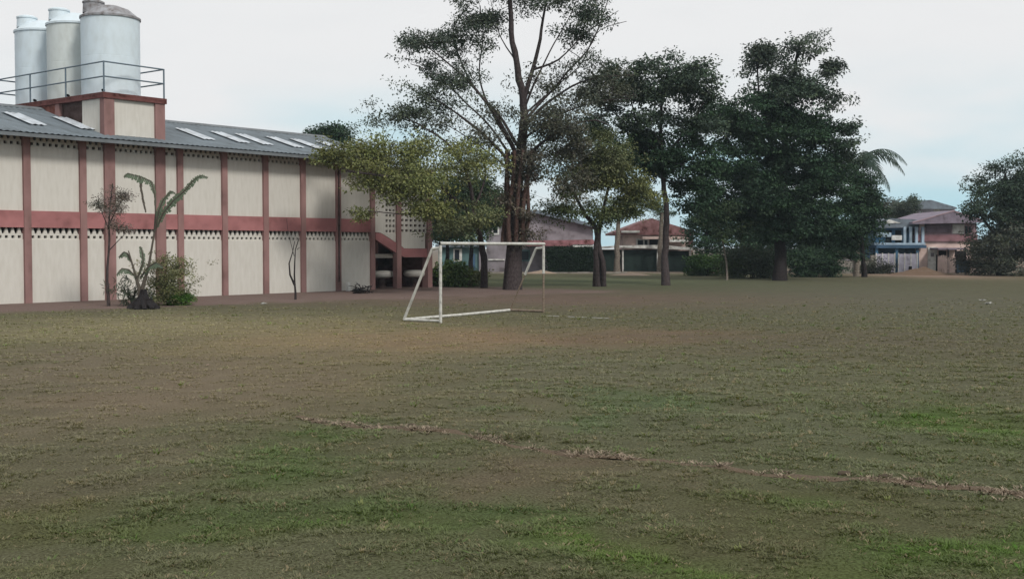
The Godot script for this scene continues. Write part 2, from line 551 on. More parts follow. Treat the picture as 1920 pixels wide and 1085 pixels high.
# ---------------------------------------------------------------- ground
func build_ground() -> void:
	var xs := []; var ds := []
	for v in [-700.0, -300.0, -150.0, -90.0, -65.0, -50.0]: xs.append(v)
	var x := -42.0
	while x <= 42.01:
		xs.append(x); x += 0.4
	for v in [50.0, 65.0, 90.0, 150.0, 300.0, 700.0]: xs.append(v)
	for v in [-300.0, -80.0, -20.0, -6.0, 0.0, 2.0]: ds.append(v)
	var d := 4.0
	while d < 24.0:
		ds.append(d); d += 0.3
	while d < 100.0:
		ds.append(d); d += 0.6
	for v in [104.0, 112.0, 125.0, 150.0, 200.0, 300.0, 500.0, 1200.0]: ds.append(v)
	var st := new_st()
	for j in ds.size():
		for i in xs.size():
			var c := field_color(xs[i], ds[j])
			var v := 1.0 + noise.get_noise_2d(xs[i] * 40.0, ds[j] * 40.0) * 0.16
			st.set_color(Color(c.r * GAIN * v, c.g * GAIN * v, c.b * GAIN * v))
			st.set_uv(Vector2(xs[i], ds[j]) * 0.25)
			st.add_vertex(Vector3(xs[i], ground_height(xs[i], ds[j]), -ds[j]))
	var w := xs.size()
	for j in ds.size() - 1:
		for i in w - 1:
			var a := j * w + i
			for k in [a, a + w, a + w + 1, a, a + w + 1, a + 1]: st.add_index(k)
	st.generate_normals()
	var m := StandardMaterial3D.new()
	m.vertex_color_use_as_albedo = true
	m.roughness = 1.0
	m.metallic_specular = 0.1
	m.albedo_texture = TX.ground
	m.uv1_triplanar = true
	m.uv1_world_triplanar = true
	m.uv1_scale = Vector3(0.55, 0.55, 0.55)
	var g := obj("ground", st.commit(), m, self)
	tag(g, "worn school playing field of patchy green and dry brown turf", "ground", "", "structure")

# ---------------------------------------------------------------- school
func panel(parent: Node3D, called: String, t0: float, t1: float, y0: float, y1: float, z0: float, z1: float, m: Material) -> MeshInstance3D:
	return obj(called, box_mesh(Vector3(t0, y0, z1), Vector3(t1, y1, z0)), m, parent)

func build_school() -> void:
	var b := thing("school_building", "long two storey cream school block with terracotta pillars and grey metal roof", "building", Vector3(-18.82, 0, -43.14), deg_to_rad(51.383))
	var pil := [-5.5, -3.4, -1.25, 1.031, 3.336, 4.501, 6.847, 7.812, 10.089, 12.354, 14.553, 16.762, 19.042]
	var wide := [5, 6]
	var y_vent := 2.385; var y_band := 2.83; var y_up := 3.46; var y_eave := 5.86; var y_top := 6.36
	# vent block: a square hole below, a fin and an open half above
	var vs := new_st()
	var bw := 0.25; var bh := y_band - y_vent
	box(vs, Vector3(0, 0, -0.10), Vector3(0.065, 0.22, 0.0)); box(vs, Vector3(bw - 0.065, 0, -0.10), Vector3(bw, 0.22, 0.0))
	box(vs, Vector3(0.065, 0, -0.10), Vector3(bw - 0.065, 0.05, -0.001)); box(vs, Vector3(0.065, 0.15, -0.10), Vector3(bw - 0.065, 0.219, -0.001))
	prism(vs, [Vector2(0.04, 0.22), Vector2(bw - 0.04, 0.22), Vector2(bw / 2 + 0.022, bh), Vector2(bw / 2 - 0.022, bh)], -0.004, -0.09)
	var vent := done(vs)
	for i in pil.size():
		var hw := 0.23 if i in wide else 0.14
		var yt := 8.0 if i in wide else y_top
		panel(b, "pillar", pil[i] - hw, pil[i] + hw, -0.1, yt, 0.11, -0.2, M.terracotta)
		if i == pil.size() - 1: break
		var hw2 := 0.23 if (i + 1) in wide else 0.14
		var t0: float = pil[i] + hw; var t1: float = pil[i + 1] - hw2
		var lo := panel(b, "wall_panel", t0, t1, -0.1, y_vent, 0.0, -0.18, M.cream)
		panel(b, "wall_panel", t0, t1, y_up, y_eave, 0.0, -0.18, M.cream)
		var nb := maxi(2, int(round((t1 - t0) / bw)))
		var sx := (t1 - t0) / (nb * bw)
		for k in nb:
			obj("vent_block", vent, M.cream, b, Transform3D(Basis().scaled(Vector3(sx, 1, 1)), Vector3(t0 + k * bw * sx, y_vent, -0.04)))
			obj("vent_block", vent, M.cream, b, Transform3D(Basis().scaled(Vector3(sx, 1.1, 1)), Vector3(t0 + k * bw * sx, y_eave, -0.04)))
	var tl: float = pil[0] - 0.14; var tr: float = pil[-1] + 0.14
	panel(b, "floor_band", tl - 0.02, tr + 0.01, y_band, y_up, 0.07, -0.16, M.band)
	panel(b, "floor_slab", tl, tr, 2.95, 3.3, -0.2, -8.9, M.concrete)
	panel(b, "back_wall", tl, tr, -0.1, y_top, -8.9, -9.1, M.cream)
	panel(b, "end_wall", tr - 0.25, tr - 0.01, -0.1, y_top - 0.05, -0.22, -8.89, M.cream)
	panel(b, "end_wall", tl + 0.01, tl + 0.25, -0.1, y_top - 0.05, -0.22, -8.89, M.cream)
	panel(b, "ceiling", tl, tr, y_top, y_top + 0.06, 0.05, -8.9, M.soffit)
	panel(b, "downpipe", 16.693 + 0.0, 16.693 + 0.06, 0.45, y_top - 0.05, 0.18, 0.112, M.dark_wall)
	panel(b, "downpipe_foot", 17.005 - 0.06, 17.005 + 0.1, -0.1, 0.42, 0.5, 0.36, M.white)
	# roof: ribbed sheets on two slopes
	var r0 := tl - 0.7; var r1: float = 19.042 + 1.0
	for side in 2:
		var st := new_st()
		var e := Vector2(0.8, 6.30) if side == 0 else Vector2(-9.8, 6.30)
		var rg := Vector2(-4.5, 7.85)
		var n := int((r1 - r0) / 0.125)
		for k in n:
			var ta := r0 + (r1 - r0) * k / n; var tb := r0 + (r1 - r0) * (k + 1) / n
			var ha := 0.035 if k % 2 == 0 else 0.0; var hb := 0.0 if k % 2 == 0 else 0.035
			var pa := [Vector3(ta, e.y + ha, e.x), Vector3(ta, rg.y + ha, rg.x), Vector3(tb, rg.y + hb, rg.x), Vector3(tb, e.y + hb, e.x)]
			if side == 1: pa.reverse()
			quad(st, pa[0], pa[1], pa[2], pa[3])
			var dn := Vector3(0, -0.05 - ha, 0); var dn2 := Vector3(0, -0.05 - hb, 0)
			quad(st, pa[3] + (dn2 if side == 0 else dn), pa[2] + (dn2 if side == 0 else dn), pa[1] + (dn if side == 0 else dn2), pa[0] + (dn if side == 0 else dn2))
		obj("roof_slope", done(st), M.roof, b)
	var rc := new_st()
	prism(rc, [Vector2(-4.78, 7.80), Vector2(-4.5, 7.93), Vector2(-4.22, 7.80), Vector2(-4.5, 7.90)], r1, r0)
	obj("ridge_cap", done(rc), M.fascia, b, Transform3D(Basis(Vector3.UP, PI / 2) * Basis.FLIP_X, Vector3.ZERO))
	panel(b, "gutter", r0, r1, 6.14, 6.27, 0.86, 0.74, M.fascia)
	panel(b, "soffit", r0, r1, 6.235, 6.265, 0.73, 0.12, M.soffit)
	var gb := new_st()
	prism(gb, [Vector2(-9.7, 6.22), Vector2(0.7, 6.22), Vector2(-4.5, 7.76)], 0.02, -0.02)
	for tt in [r1 - 0.06, r0 + 0.06]: obj("gable_board", done(gb) if tt == r1 - 0.06 else b.get_node("gable_board").mesh, M.fascia, b, Transform3D(Basis(Vector3.UP, -PI / 2), Vector3(tt, 0, 0)) * Transform3D(Basis().scaled(Vector3(1, 1, 1)), Vector3.ZERO))
	# translucent sheets let into the slope
	var slope := Vector2(0.8 + 4.5, 6.30 - 7.85)
	for sp in [Vector2(1.901, -0.642), Vector2(3.967, -0.908), Vector2(9.798, -1.784), Vector2(11.699, -1.359), Vector2(13.048, -0.74), Vector2(14.906, -0.536), Vector2(16.375, -0.094), Vector2(18.055, 0.119)]:
		var za: float = -0.6; var zb := -2.7
		var fy := func(z): return 6.30 + (0.8 - z) / 5.3 * 1.55 + 0.055
		var ss := new_st()
		var t0s: float = sp.x - 0.36
		for k in 6:
			var ta := t0s + 0.12 * k; var tb := ta + 0.12
			var ha := 0.03 if k % 2 == 0 else 0.0; var hb := 0.03 - ha
			quad(ss, Vector3(ta, fy.call(za) + ha, za), Vector3(ta, fy.call(zb) + ha, zb), Vector3(tb, fy.call(zb) + hb, zb), Vector3(tb, fy.call(za) + hb, za))
		obj("skylight_sheet", done(ss), M.skylight, b)
	# rooftop platform for the tanks
	var pf := Node3D.new(); pf.name = "tank_platform"; b.add_child(pf)
	var p0: float = 4.501 - 0.23; var p1: float = 6.847 + 0.23
	panel(pf, "slab", p0 - 0.06, p1 + 0.06, 7.98, 8.2, 0.16, -8.3, M.maroon)
	panel(pf, "front_panel", p0 + 0.46, p1 - 0.46, 6.55, 7.98, 0.02, -0.16, M.cream)
	panel(pf, "corner_post", p0, p0 + 0.4, 6.5, 7.975, -7.9, -8.28, M.terracotta)
	panel(pf, "side_panel", p0 + 0.03, p0 + 0.2, 6.45, 7.975, -0.21, -1.5, M.cream)
	panel(pf, "side_panel", p0 + 0.13, p0 + 0.22, 6.45, 7.975, -1.5, -3.3, M.dark_wall)  # dark panel painted as the shade inside an open gap
	panel(pf, "side_panel", p0 + 0.02, p0 + 0.2, 6.45, 7.975, -3.3, -7.9, M.maroon_worn)
	panel(pf, "side_panel", p1 - 0.2, p1 - 0.02, 6.45, 7.975, -0.21, -8.28, M.terracotta)
	panel(pf, "back_panel", p0 + 0.4, p1 - 0.2, 6.45, 7.975, -8.1, -8.27, M.terracotta)
	panel(pf, "intermediate_post", p0 - 0.02, p0 + 0.3, 6.5, 7.975, -3.15, -3.45, M.terracotta)
	var rail := Node3D.new(); rail.name = "railing"; b.add_child(rail)
	var ra := p0 + 0.02; var rb := p1 - 0.02
	var posts := []
	for k in 4: posts.append(Vector3(ra, 8.2, lerpf(0.08, -8.2, k / 3.0)))
	for k in 4: posts.append(Vector3(rb, 8.2, lerpf(0.08, -8.2, k / 3.0)))
	for p in posts: obj("rail_post", pipe(p, p + Vector3(0, 1.22, 0), 0.035, 8), M.rail, rail)
	for hgt in [0.62, 1.2]:
		obj("rail", pipe(posts[0] + Vector3(0, hgt, 0), posts[3] + Vector3(0, hgt, 0), 0.03, 8), M.rail, rail)
		obj("rail", pipe(posts[4] + Vector3(0, hgt, 0), posts[7] + Vector3(0, hgt, 0), 0.03, 8), M.rail, rail)
		obj("rail", pipe(posts[0] + Vector3(0, hgt, 0), posts[4] + Vector3(0, hgt, 0), 0.03, 8), M.rail, rail)
		obj("rail", pipe(posts[3] + Vector3(0, hgt, 0), posts[7] + Vector3(0, hgt, 0), 0.03, 8), M.rail, rail)
	# tanks stand on the slab
	var labels := ["pale blue plastic water tank standing at the platform's front corner railing", "yellowish stained plastic water tank standing in the middle between two others", "pale bluish plastic water tank standing at the back end of the platform"]
	var um := (p0 + p1) / 2.0 - 0.02
	for k in 3:
		var at: Vector3 = b.transform * Vector3(um, 8.2, -1.55 - 2.6 * k)
		var tk := thing("water_tank", labels[k], "water tank", at, 0.0, "water tanks on the school roof")
		var R := 1.16
		var body := [Vector2(0, 0.0), Vector2(R - 0.03, 0.0), Vector2(R, 0.04)]
		body.append(Vector2(R, 1.6)); body.append(Vector2(R - 0.004, 1.62)); body.append(Vector2(R, 1.64))
		body.append(Vector2(R, 3.2)); body.append(Vector2(0.3, 3.2))
		obj("tank_body", lathe_mesh(body), M.tank_old if k == 1 else M.tank, tk)
		obj("lid_dome", lathe_mesh([Vector2(R - 0.05, 3.20), Vector2(R + 0.045, 3.20), Vector2(R + 0.045, 3.28), Vector2(R - 0.06, 3.34), Vector2(0.75, 3.62), Vector2(0.35, 3.76), Vector2(0.0, 3.80)]), M.tank_top if k == 0 else M.tank, tk)
		var hp := Vector3(-0.62, 3.44, 0.18)
		obj("hatch", lathe_mesh([Vector2(0.43, 0.0), Vector2(0.41, 0.40), Vector2(0.44, 0.40), Vector2(0.44, 0.46), Vector2(0.3, 0.53), Vector2(0, 0.55)], 24, hp), M.tank_top if k == 0 else M.tank, tk)
		obj("outlet_pipe", pipe(Vector3(0.1, 0.18, R - 0.05), Vector3(0.1, 0.18, R + 0.16), 0.05), M.dark, tk)
	# staircase bay
	var s := thing("staircase_tower", "open staircase bay with slanted terracotta parapet at the school's end", "staircase", b.position, b.rotation.y)
	var a0: float = 19.042 + 0.145; var a1: float = 23.359
	var mid: float = 20.888
	prism_part(s, "parapet", [Vector2(19.273, 2.813), Vector2(19.644, 2.79), Vector2(20.971, 2.208), Vector2(21.319, 2.019), Vector2(23.198, 2.017), Vector2(23.197, 1.571), Vector2(21.317, 1.584), Vector2(20.737, 1.804), Vector2(19.271, 2.47)], 0.04, -0.16, M.band)
	prism_part(s, "wall_panel", [Vector2(19.242, 3.762), Vector2(19.987, 3.779), Vector2(19.981, 2.687), Vector2(19.645, 2.817), Vector2(19.237, 2.839)], 0.0, -0.12, M.cream)
	prism_part(s, "wall_panel", [Vector2(19.989, 2.767), Vector2(20.742, 2.773), Vector2(20.74, 2.342), Vector2(19.989, 2.681)], 0.0, -0.12, M.cream)
	prism_part(s, "wall_panel", [Vector2(21.051, 2.803), Vector2(22.916, 2.82), Vector2(22.913, 2.028), Vector2(21.358, 2.029), Vector2(21.125, 2.181), Vector2(21.049, 2.397)], 0.0, -0.12, M.cream)
	panel(s, "pillar", mid - 0.16, mid + 0.16, -0.1, 5.9, 0.1, -0.2, M.terracotta)
	panel(s, "pillar", a1 - 0.34, a1, -0.1, 5.9, 0.1, -0.3, M.terracotta)
	panel(s, "pillar", a1 - 0.34, a1, -0.1, 5.9, -3.7, -4.0, M.terracotta)
	panel(s, "roof_slab", a0, a1 + 0.1, 5.9, 6.1, 0.2, -4.2, M.concrete)
	panel(s, "back_wall", a0, a1, -0.1, 5.9, -3.8, -3.98, M.maroon)
	panel(s, "side_wall", a1 - 0.2, a1 - 0.02, -0.1, 5.89, -0.3, -3.7, M.maroon)
	panel(s, "landing", a0, a1, 1.55, 1.75, -0.2, -3.7, M.concrete)
	# vent blocks of the stair bay
	var grid := new_st()
	box(grid, Vector3(0, 0, -0.1), Vector3(0.05, 0.26, 0)); box(grid, Vector3(0.2, 0, -0.1), Vector3(0.25, 0.26, 0))
	box(grid, Vector3(0.05, 0, -0.1), Vector3(0.2, 0.07, -0.001)); box(grid, Vector3(0.05, 0.19, -0.1), Vector3(0.2, 0.259, -0.001))
	var gm := done(grid)
	var gx0: float = 19.98; var gx1: float = mid - 0.16
	var gy: float = Vector2(20.284, 2.769).y
	for row in 9:
		for k in 3:
			obj("vent_block", gm, M.cream, s, Transform3D(Basis().scaled(Vector3((gx1 - gx0) / 0.75, 1, 1)), Vector3(gx0 + k * (gx1 - gx0) / 3.0, gy + 0.262 * row, -0.01)))
	gx0 = mid + 0.16; gx1 = a1 - 0.34
	gy = Vector2(21.833, 2.81).y
	for row in 9:
		for k in 6:
			obj("vent_block", gm, M.cream, s, Transform3D(Basis().scaled(Vector3((gx1 - gx0) / 1.5, 1, 1)), Vector3(gx0 + k * (gx1 - gx0) / 6.0, gy + 0.262 * row, -0.01)))
	panel(s, "wall_panel", a0, 19.973, Vector2(19.538, 3.769).y + 0.002, 5.9, 0.0, -0.12, M.cream)

func prism_part(parent: Node3D, called: String, pts: Array, z0: float, z1: float, m: Material) -> MeshInstance3D:
	return obj(called, prism_mesh(pts, z0, z1), m, parent)

# ---------------------------------------------------------------- goal
func build_goal() -> void:
	var np := Vector3(-1.983, 0, -32.502); var fp := Vector3(1.008, 0, -37.534)
	var g := thing("goal_frame", "white metal football goal frame without net on the dry grass", "goal", np)
	var up := 2.2
	var f := fp - np
	f.y = 0.0
	var back := Vector3(f.z, 0, -f.x).normalized() * 1.25
	if back.x > 0: back = -back
	var r := 0.043
	var y0 := 0.05
	obj("crossbar", pipe(Vector3(0, up, 0) - f.normalized() * 0.05, f + Vector3(0, up, 0) + f.normalized() * 0.05, r, 12), M.goal, g)
	obj("post", pipe(Vector3(0, 0, 0), Vector3(0, up - 0.05, 0), r, 12), M.goal, g)
	var rp := obj("post", pipe(f + Vector3(0, 1.25, 0), f + Vector3(0, up - 0.05, 0), r, 12), M.goal, g)
	obj("rusty_foot", pipe(f, f + Vector3(0, 1.25, 0), 0.03, 12), M.goal_rust, g)
	for o in [Vector3.ZERO, f]:
		var top: Vector3 = o + Vector3(0, up - 0.12, 0)
		var kn: Vector3 = o + back * 0.22 + Vector3(0, up - 0.15, 0)
		obj("top_stay", pipe(top, kn, r * 0.9, 10), M.goal, g)
		var cut: Vector3 = kn.lerp(o + back + Vector3(0, y0, 0), 1.0 if o == Vector3.ZERO else 0.42)
		obj("rear_brace", pipe(kn, cut, r * 0.9, 10), M.goal, g)
		if o != Vector3.ZERO: obj("rusty_brace_end", pipe(cut, o + back + Vector3(0, y0, 0), r * 0.55, 10), M.goal_rust, g)
		obj("side_ground_bar", pipe(o + Vector3(0, y0, 0), o + back + Vector3(0, y0, 0), r * 0.9, 10), M.goal if o == Vector3.ZERO else M.goal_rust, g)
	obj("rear_ground_bar", tube_mesh([back + Vector3(0, y0, 0), back + f * 0.5 + Vector3(0, y0 - 0.01, 0), back + f + Vector3(0, y0, 0)], [r, r, r], 10), M.goal, g)

	# what is left of the chalked goal line
	for e in [[Vector3(1.075, 0, -35.785), Vector3(1.552, 0, -35.509)], [Vector3(1.675, 0, -35.373), Vector3(2.229, 0, -34.97)], [Vector3(2.319, 0, -34.89), Vector3(2.854, 0, -34.447)]]:
		var st := new_st()
		var a: Vector3 = e[0] + Vector3(0, 0.006, 0); var b: Vector3 = e[1] + Vector3(0, 0.006, 0)
		var w := (b - a).cross(Vector3.UP).normalized() * 0.07
		var prev := [a - w, a + w]
		for i in 12:
			var q := a.lerp(b, (i + 1) / 12.0)
			var k := 0.55 + 0.6 * absf(noise.get_noise_2d(q.x * 70.0, q.z * 70.0))
			var nx := [q - w * k, q + w * k]
			quad(st, prev[0], prev[1], nx[1], nx[0])
			prev = nx
		var o := obj("chalk_line", done(st), M.white, self)
		tag(o, "faded pale chalk line on the dry grass beside the goal", "line marking", "", "structure")

# ---------------------------------------------------------------- trees
func build_trees() -> void:
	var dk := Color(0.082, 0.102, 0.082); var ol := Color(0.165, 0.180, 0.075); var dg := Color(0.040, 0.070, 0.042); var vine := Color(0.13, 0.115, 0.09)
	# the tall open tree with the vine-wrapped trunk
	var b := Vector3(0, 0, -57.75)
	var D := -b.z
	tree("tall_open_tree", "tallest open crowned tree with vine wrapped trunk behind the goal", "", b, [
		[[b, Vector3(0.053, 1.125, -58), Vector3(0.132, 2.705, -58), Vector3(0.316, 5.332, -58), Vector3(0.473, 7.166, -58), Vector3(0.629, 9.256, -58), Vector3(0.157, 11.341, -58), Vector3(-0.052, 13.68, -58), Vector3(-0.131, 15.753, -58)], 0.42, 0.07],
		[[Vector3(0.629, 9.256, -58), Vector3(1.161, 11.404, -58.4), Vector3(1.533, 13.275, -58.6), Vector3(1.848, 15.633, -58.6)], 0.120, 0.038],
		[[Vector3(0.315, 6.38, -58), Vector3(-0.52, 8.029, -57.5), Vector3(-1.804, 9.773, -57), Vector3(-3.317, 11.102, -56.5), Vector3(-4.313, 11.81, -56.2)], 0.128, 0.022],
		[[Vector3(0.394, 6.904, -58), Vector3(-0.665, 8.693, -58.8), Vector3(-2.151, 10.511, -59.5), Vector3(-2.978, 13.004, -60), Vector3(-2.164, 14.347, -60)], 0.098, 0.022],
		[[Vector3(0.21, 5.856, -58), Vector3(-1.032, 7.207, -57), Vector3(-2.547, 8.413, -56.3), Vector3(-4.036, 9.361, -55.8)], 0.112, 0.022],
		[[Vector3(0.578, 7.95, -58), Vector3(1.852, 9.318, -58.5), Vector3(3.733, 10.44, -59), Vector3(6.173, 10.764, -59.4)], 0.098, 0.022],
		[[Vector3(1.054, 10.865, -58.3), Vector3(2.349, 11.309, -57.8), Vector3(3.633, 12.55, -57.5), Vector3(5.168, 13.54, -57.3)], 0.060, 0.015],
		[[Vector3(0.656, 8.342, -58), Vector3(2.648, 10.647, -58.6), Vector3(3.981, 12.259, -58.8), Vector3(4.788, 14.407, -59)], 0.075, 0.022],
		[[Vector3(0.263, 6.642, -58), Vector3(-0.79, 8.364, -58.2), Vector3(-1.584, 10.356, -58.4), Vector3(-1.452, 12.47, -58.5), Vector3(-1.583, 14.041, -58.5)], 0.075, 0.015],
		[[Vector3(0.158, 6.118, -58), Vector3(-0.913, 7.78, -57.6), Vector3(-2.328, 9.157, -57.2), Vector3(-3.593, 10.385, -56.8), Vector3(-4.84, 10.833, -56.4)], 0.075, 0.015],
		[[Vector3(0.131, 5.725, -58), Vector3(-1.166, 6.709, -57.2), Vector3(-2.443, 7.573, -56.8), Vector3(-3.585, 8.191, -56.6)], 0.060, 0.015],
		[[Vector3(0.682, 8.995, -58), Vector3(1.171, 10.242, -57.6), Vector3(2.069, 12, -57.3), Vector3(2.966, 13.52, -57.2)], 0.060, 0.015],
		[[Vector3(0.63, 8.603, -58), Vector3(2.126, 10.016, -58.8), Vector3(3.476, 11.266, -59.2), Vector3(4.289, 12.895, -59.4), Vector3(5.781, 13.466, -59.6)], 0.060, 0.015],
		[[Vector3(0.262, 11.08, -58), Vector3(-0.659, 12.714, -58.4), Vector3(-1.057, 14.324, -58.6)], 0.045, 0.015],
		[[Vector3(0.551, 7.427, -58), Vector3(2.374, 8.637, -58.3), Vector3(4.24, 9.33, -58.6), Vector3(5.849, 9.487, -58.8)], 0.075, 0.015],
		[[Vector3(0.526, 6.38, -58), Vector3(2.079, 7.631, -57.4), Vector3(3.869, 8.234, -57), Vector3(4.884, 7.829, -56.8)], 0.098, 0.022]],
		[
		[Vector3(-0.777, 7.483, -57.2), Vector3(1.845, 1.055, 1.6), 21, 6, 0.6, vine.lerp(dk, 0.5)],
		[Vector3(2.324, 6.306, -57), Vector3(1.582, 1.582, 1.4), 53, 8, 0.6, vine.lerp(dk, 0.35)],
		[Vector3(-2.617, 12.641, -58), Vector3(1.582, 1.055, 1.6), 28, 8, 0.7, dk],
		[Vector3(-3.861, 11.565, -57), Vector3(1.425, 0.985, 1.3), 65, 6, 0.7, dk],
		[Vector3(-3.32, 9.579, -56.5), Vector3(1.555, 1.036, 1.4), 65, 6, 0.7, dk],
		[Vector3(-4.374, 12.076, -57), Vector3(0.933, 0.363, 0.8), 16, 6, 0.5, dk],
		[Vector3(-1.198, 13.615, -59), Vector3(1.582, 1.055, 1.6), 80, 6, 0.75, dk],
		[Vector3(-0.784, 15.235, -58), Vector3(2.9, 1.318, 2.6), 95, 6, 0.8, dk],
		[Vector3(-2.096, 11.341, -58), Vector3(1.582, 1.186, 1.6), 28, 6, 0.7, dk],
		[Vector3(3.924, 13.42, -58), Vector3(1.45, 1.107, 1.6), 65, 6, 0.6, dk],
		[Vector3(2.354, 13.939, -58), Vector3(1.582, 1.318, 1.6), 29, 5, 0.6, dk],
		[Vector3(3.434, 11.814, -58.5), Vector3(1.582, 0.949, 1.6), 23, 5, 0.5, dk],
		[Vector3(1.322, 10.37, -58.5), Vector3(1.45, 0.949, 1.6), 22, 6, 0.7, vine.lerp(dk, 0.6)],
		[Vector3(4.268, 9.91, -59), Vector3(2.373, 1.107, 1.7), 114, 6, 0.7, vine.lerp(dk, 0.65)],
		[Vector3(-1.548, 8.106, -57), Vector3(2.373, 1.16, 1.8), 38, 6, 0.7, vine.lerp(dk, 0.65)],
		[Vector3(2.078, 7.89, -57.4), Vector3(2.109, 1.055, 1.6), 100, 6, 0.7, vine.lerp(dk, 0.5)],
		[Vector3(0.655, 4.798, -57.8), Vector3(1.107, 2.241, 0.9), 99, 5, 0.4, vine]],
		leaf_fine, M.bark_main, M.leaf, 101, 1.05, "tree", 0.3, 0.02)
	var big := get_node("tall_open_tree")
	var vs := new_st()
	rng.seed = 55
	for k in 9:
		var a := TAU * k / 9.0
		var o := Vector3(cos(a), 0, sin(a))
		var pts := []; var rr := []
		for i in 9:
			var f := i / 8.0
			pts.append(Vector3(0.05 + 0.35 * f + sin(f * 5.0 + k) * 0.06, 2.2 + f * 4.6, 0) + o * (0.42 + 0.25 * f + 0.1 * sin(f * 7.0 + k * 2.0)))
			rr.append(0.13 - 0.05 * f)
		tube(vs, pts, rr, 7, 0.2)
	obj("vine_stems", vs.commit(), M.bark_vine, big)
	# the low spreading tree by the school's end
	var b2 := Vector3(-1.505, 0, -68.969)
	b2 = Vector3(-1.45, 0, -60.5)
	tree("spreading_tree", "low spreading yellowish green tree reaching over the end of the school roof", "", b2, [
		[[b2, Vector3(-1.46, 1.911, -59.5), Vector3(-1.827, 3.222, -57.5), Vector3(-2.744, 4.418, -55), Vector3(-3.844, 5.053, -53), Vector3(-5.602, 5.203, -51.5), Vector3(-7.095, 5.371, -50.5)], 0.17, 0.04],
		[[Vector3(-1.827, 3.222, -57.5), Vector3(-2.067, 5.276, -57), Vector3(-3.043, 6.991, -56), Vector3(-4.977, 8.143, -55)], 0.12, 0.03],
		[[Vector3(-2.744, 4.418, -55), Vector3(-4.288, 3.6, -52.5), Vector3(-6.248, 3.673, -51)], 0.07, 0.02],
		[[Vector3(-1.94, 3.728, -57), Vector3(-1.303, 5.564, -57.5), Vector3(-1.562, 6.862, -57.5)], 0.08, 0.03]],
		[
		[Vector3(-4.159, 6.085, -54), Vector3(2.945, 1.031, 1.9), 98, 10, 0.75, ol],
		[Vector3(-6.481, 6.37, -53), Vector3(2.289, 0.626, 1.3), 34, 7, 0.6, ol],
		[Vector3(-4.951, 4.88, -52), Vector3(2.009, 0.615, 1.2), 49, 8, 0.6, ol],
		[Vector3(-4.44, 3.758, -51.5), Vector3(2.458, 0.351, 1), 44, 8, 0.5, ol],
		[Vector3(-5.901, 3.649, -51), Vector3(1.437, 0.232, 0.8), 23, 8, 0.45, ol],
		[Vector3(-2.996, 2.923, -55), Vector3(1.75, 0.55, 1.3), 27, 7, 0.5, ol.lerp(dk, 0.5)],
		[Vector3(-7.047, 5.956, -51), Vector3(1.391, 0.464, 0.9), 18, 7, 0.5, ol],
		[Vector3(-2.496, 3.671, -55), Vector3(1.75, 0.75, 1.5), 38, 7, 0.6, ol.lerp(dk, 0.4)],
		[Vector3(-6.081, 8.127, -56), Vector3(2.164, 0.815, 1.6), 46, 7, 0.6, dk],
		[Vector3(-7.394, 5.864, -51), Vector3(1.159, 0.325, 0.7), 11, 7, 0.45, ol],
		[Vector3(-2.066, 6.306, -57), Vector3(1.295, 1.295, 1.4), 31, 7, 0.6, ol.lerp(dk, 0.3)]],
		leaf_fine, M.bark_main, M.leaf, 202, 1.05, "tree", 0.3, -0.03)
	# the forked tree right of the goal
	var b3 := Vector3(4.657, 0, -62.438)
	tree("forked_tree", "yellowish green tree with low forked trunk standing right beside the goal", "", b3, [
		[[b3 + Vector3(-0.12, 0, 0), Vector3(4.48, 1.34, -62), Vector3(4.533, 2.747, -62), Vector3(4.278, 3.309, -62), Vector3(3.802, 3.86, -61.6), Vector3(3.181, 4.809, -61), Vector3(2.472, 5.751, -60.6)], 0.22, 0.04],
		[[b3 + Vector3(0.16, 0, 0.1), Vector3(4.79, 1.34, -62), Vector3(4.617, 2.606, -62), Vector3(4.783, 3.871, -62), Vector3(5.059, 5.555, -62), Vector3(4.774, 6.955, -62)], 0.17, 0.04],
		[[Vector3(4.727, 3.59, -62), Vector3(5.802, 4.73, -62.4), Vector3(6.812, 5.305, -62.6)], 0.08, 0.02]],
		[
		[Vector3(3.869, 6.602, -61), Vector3(2.357, 1.386, 1.8), 120, 13, 0.7, ol.lerp(dk, 0.45)],
		[Vector3(4.978, 5.499, -61), Vector3(2.08, 0.998, 1.6), 74, 11, 0.65, ol.lerp(dk, 0.15)],
		[Vector3(6.607, 5.134, -62), Vector3(1.165, 0.61, 1.1), 29, 11, 0.5, ol],
		[Vector3(5.345, 4.012, -62), Vector3(1.386, 0.721, 1.2), 39, 11, 0.55, ol.lerp(dg, 0.5)],
		[Vector3(2.886, 4.38, -60.6), Vector3(0.943, 0.721, 1), 26, 11, 0.5, ol.lerp(dg, 0.6)]],
		leaf_fine, M.bark_main, M.leaf, 303, 1.05, "tree", 0.3, -0.03)
	# the slim dark tree
	var b4 := Vector3(8.435, 0, -64.175)
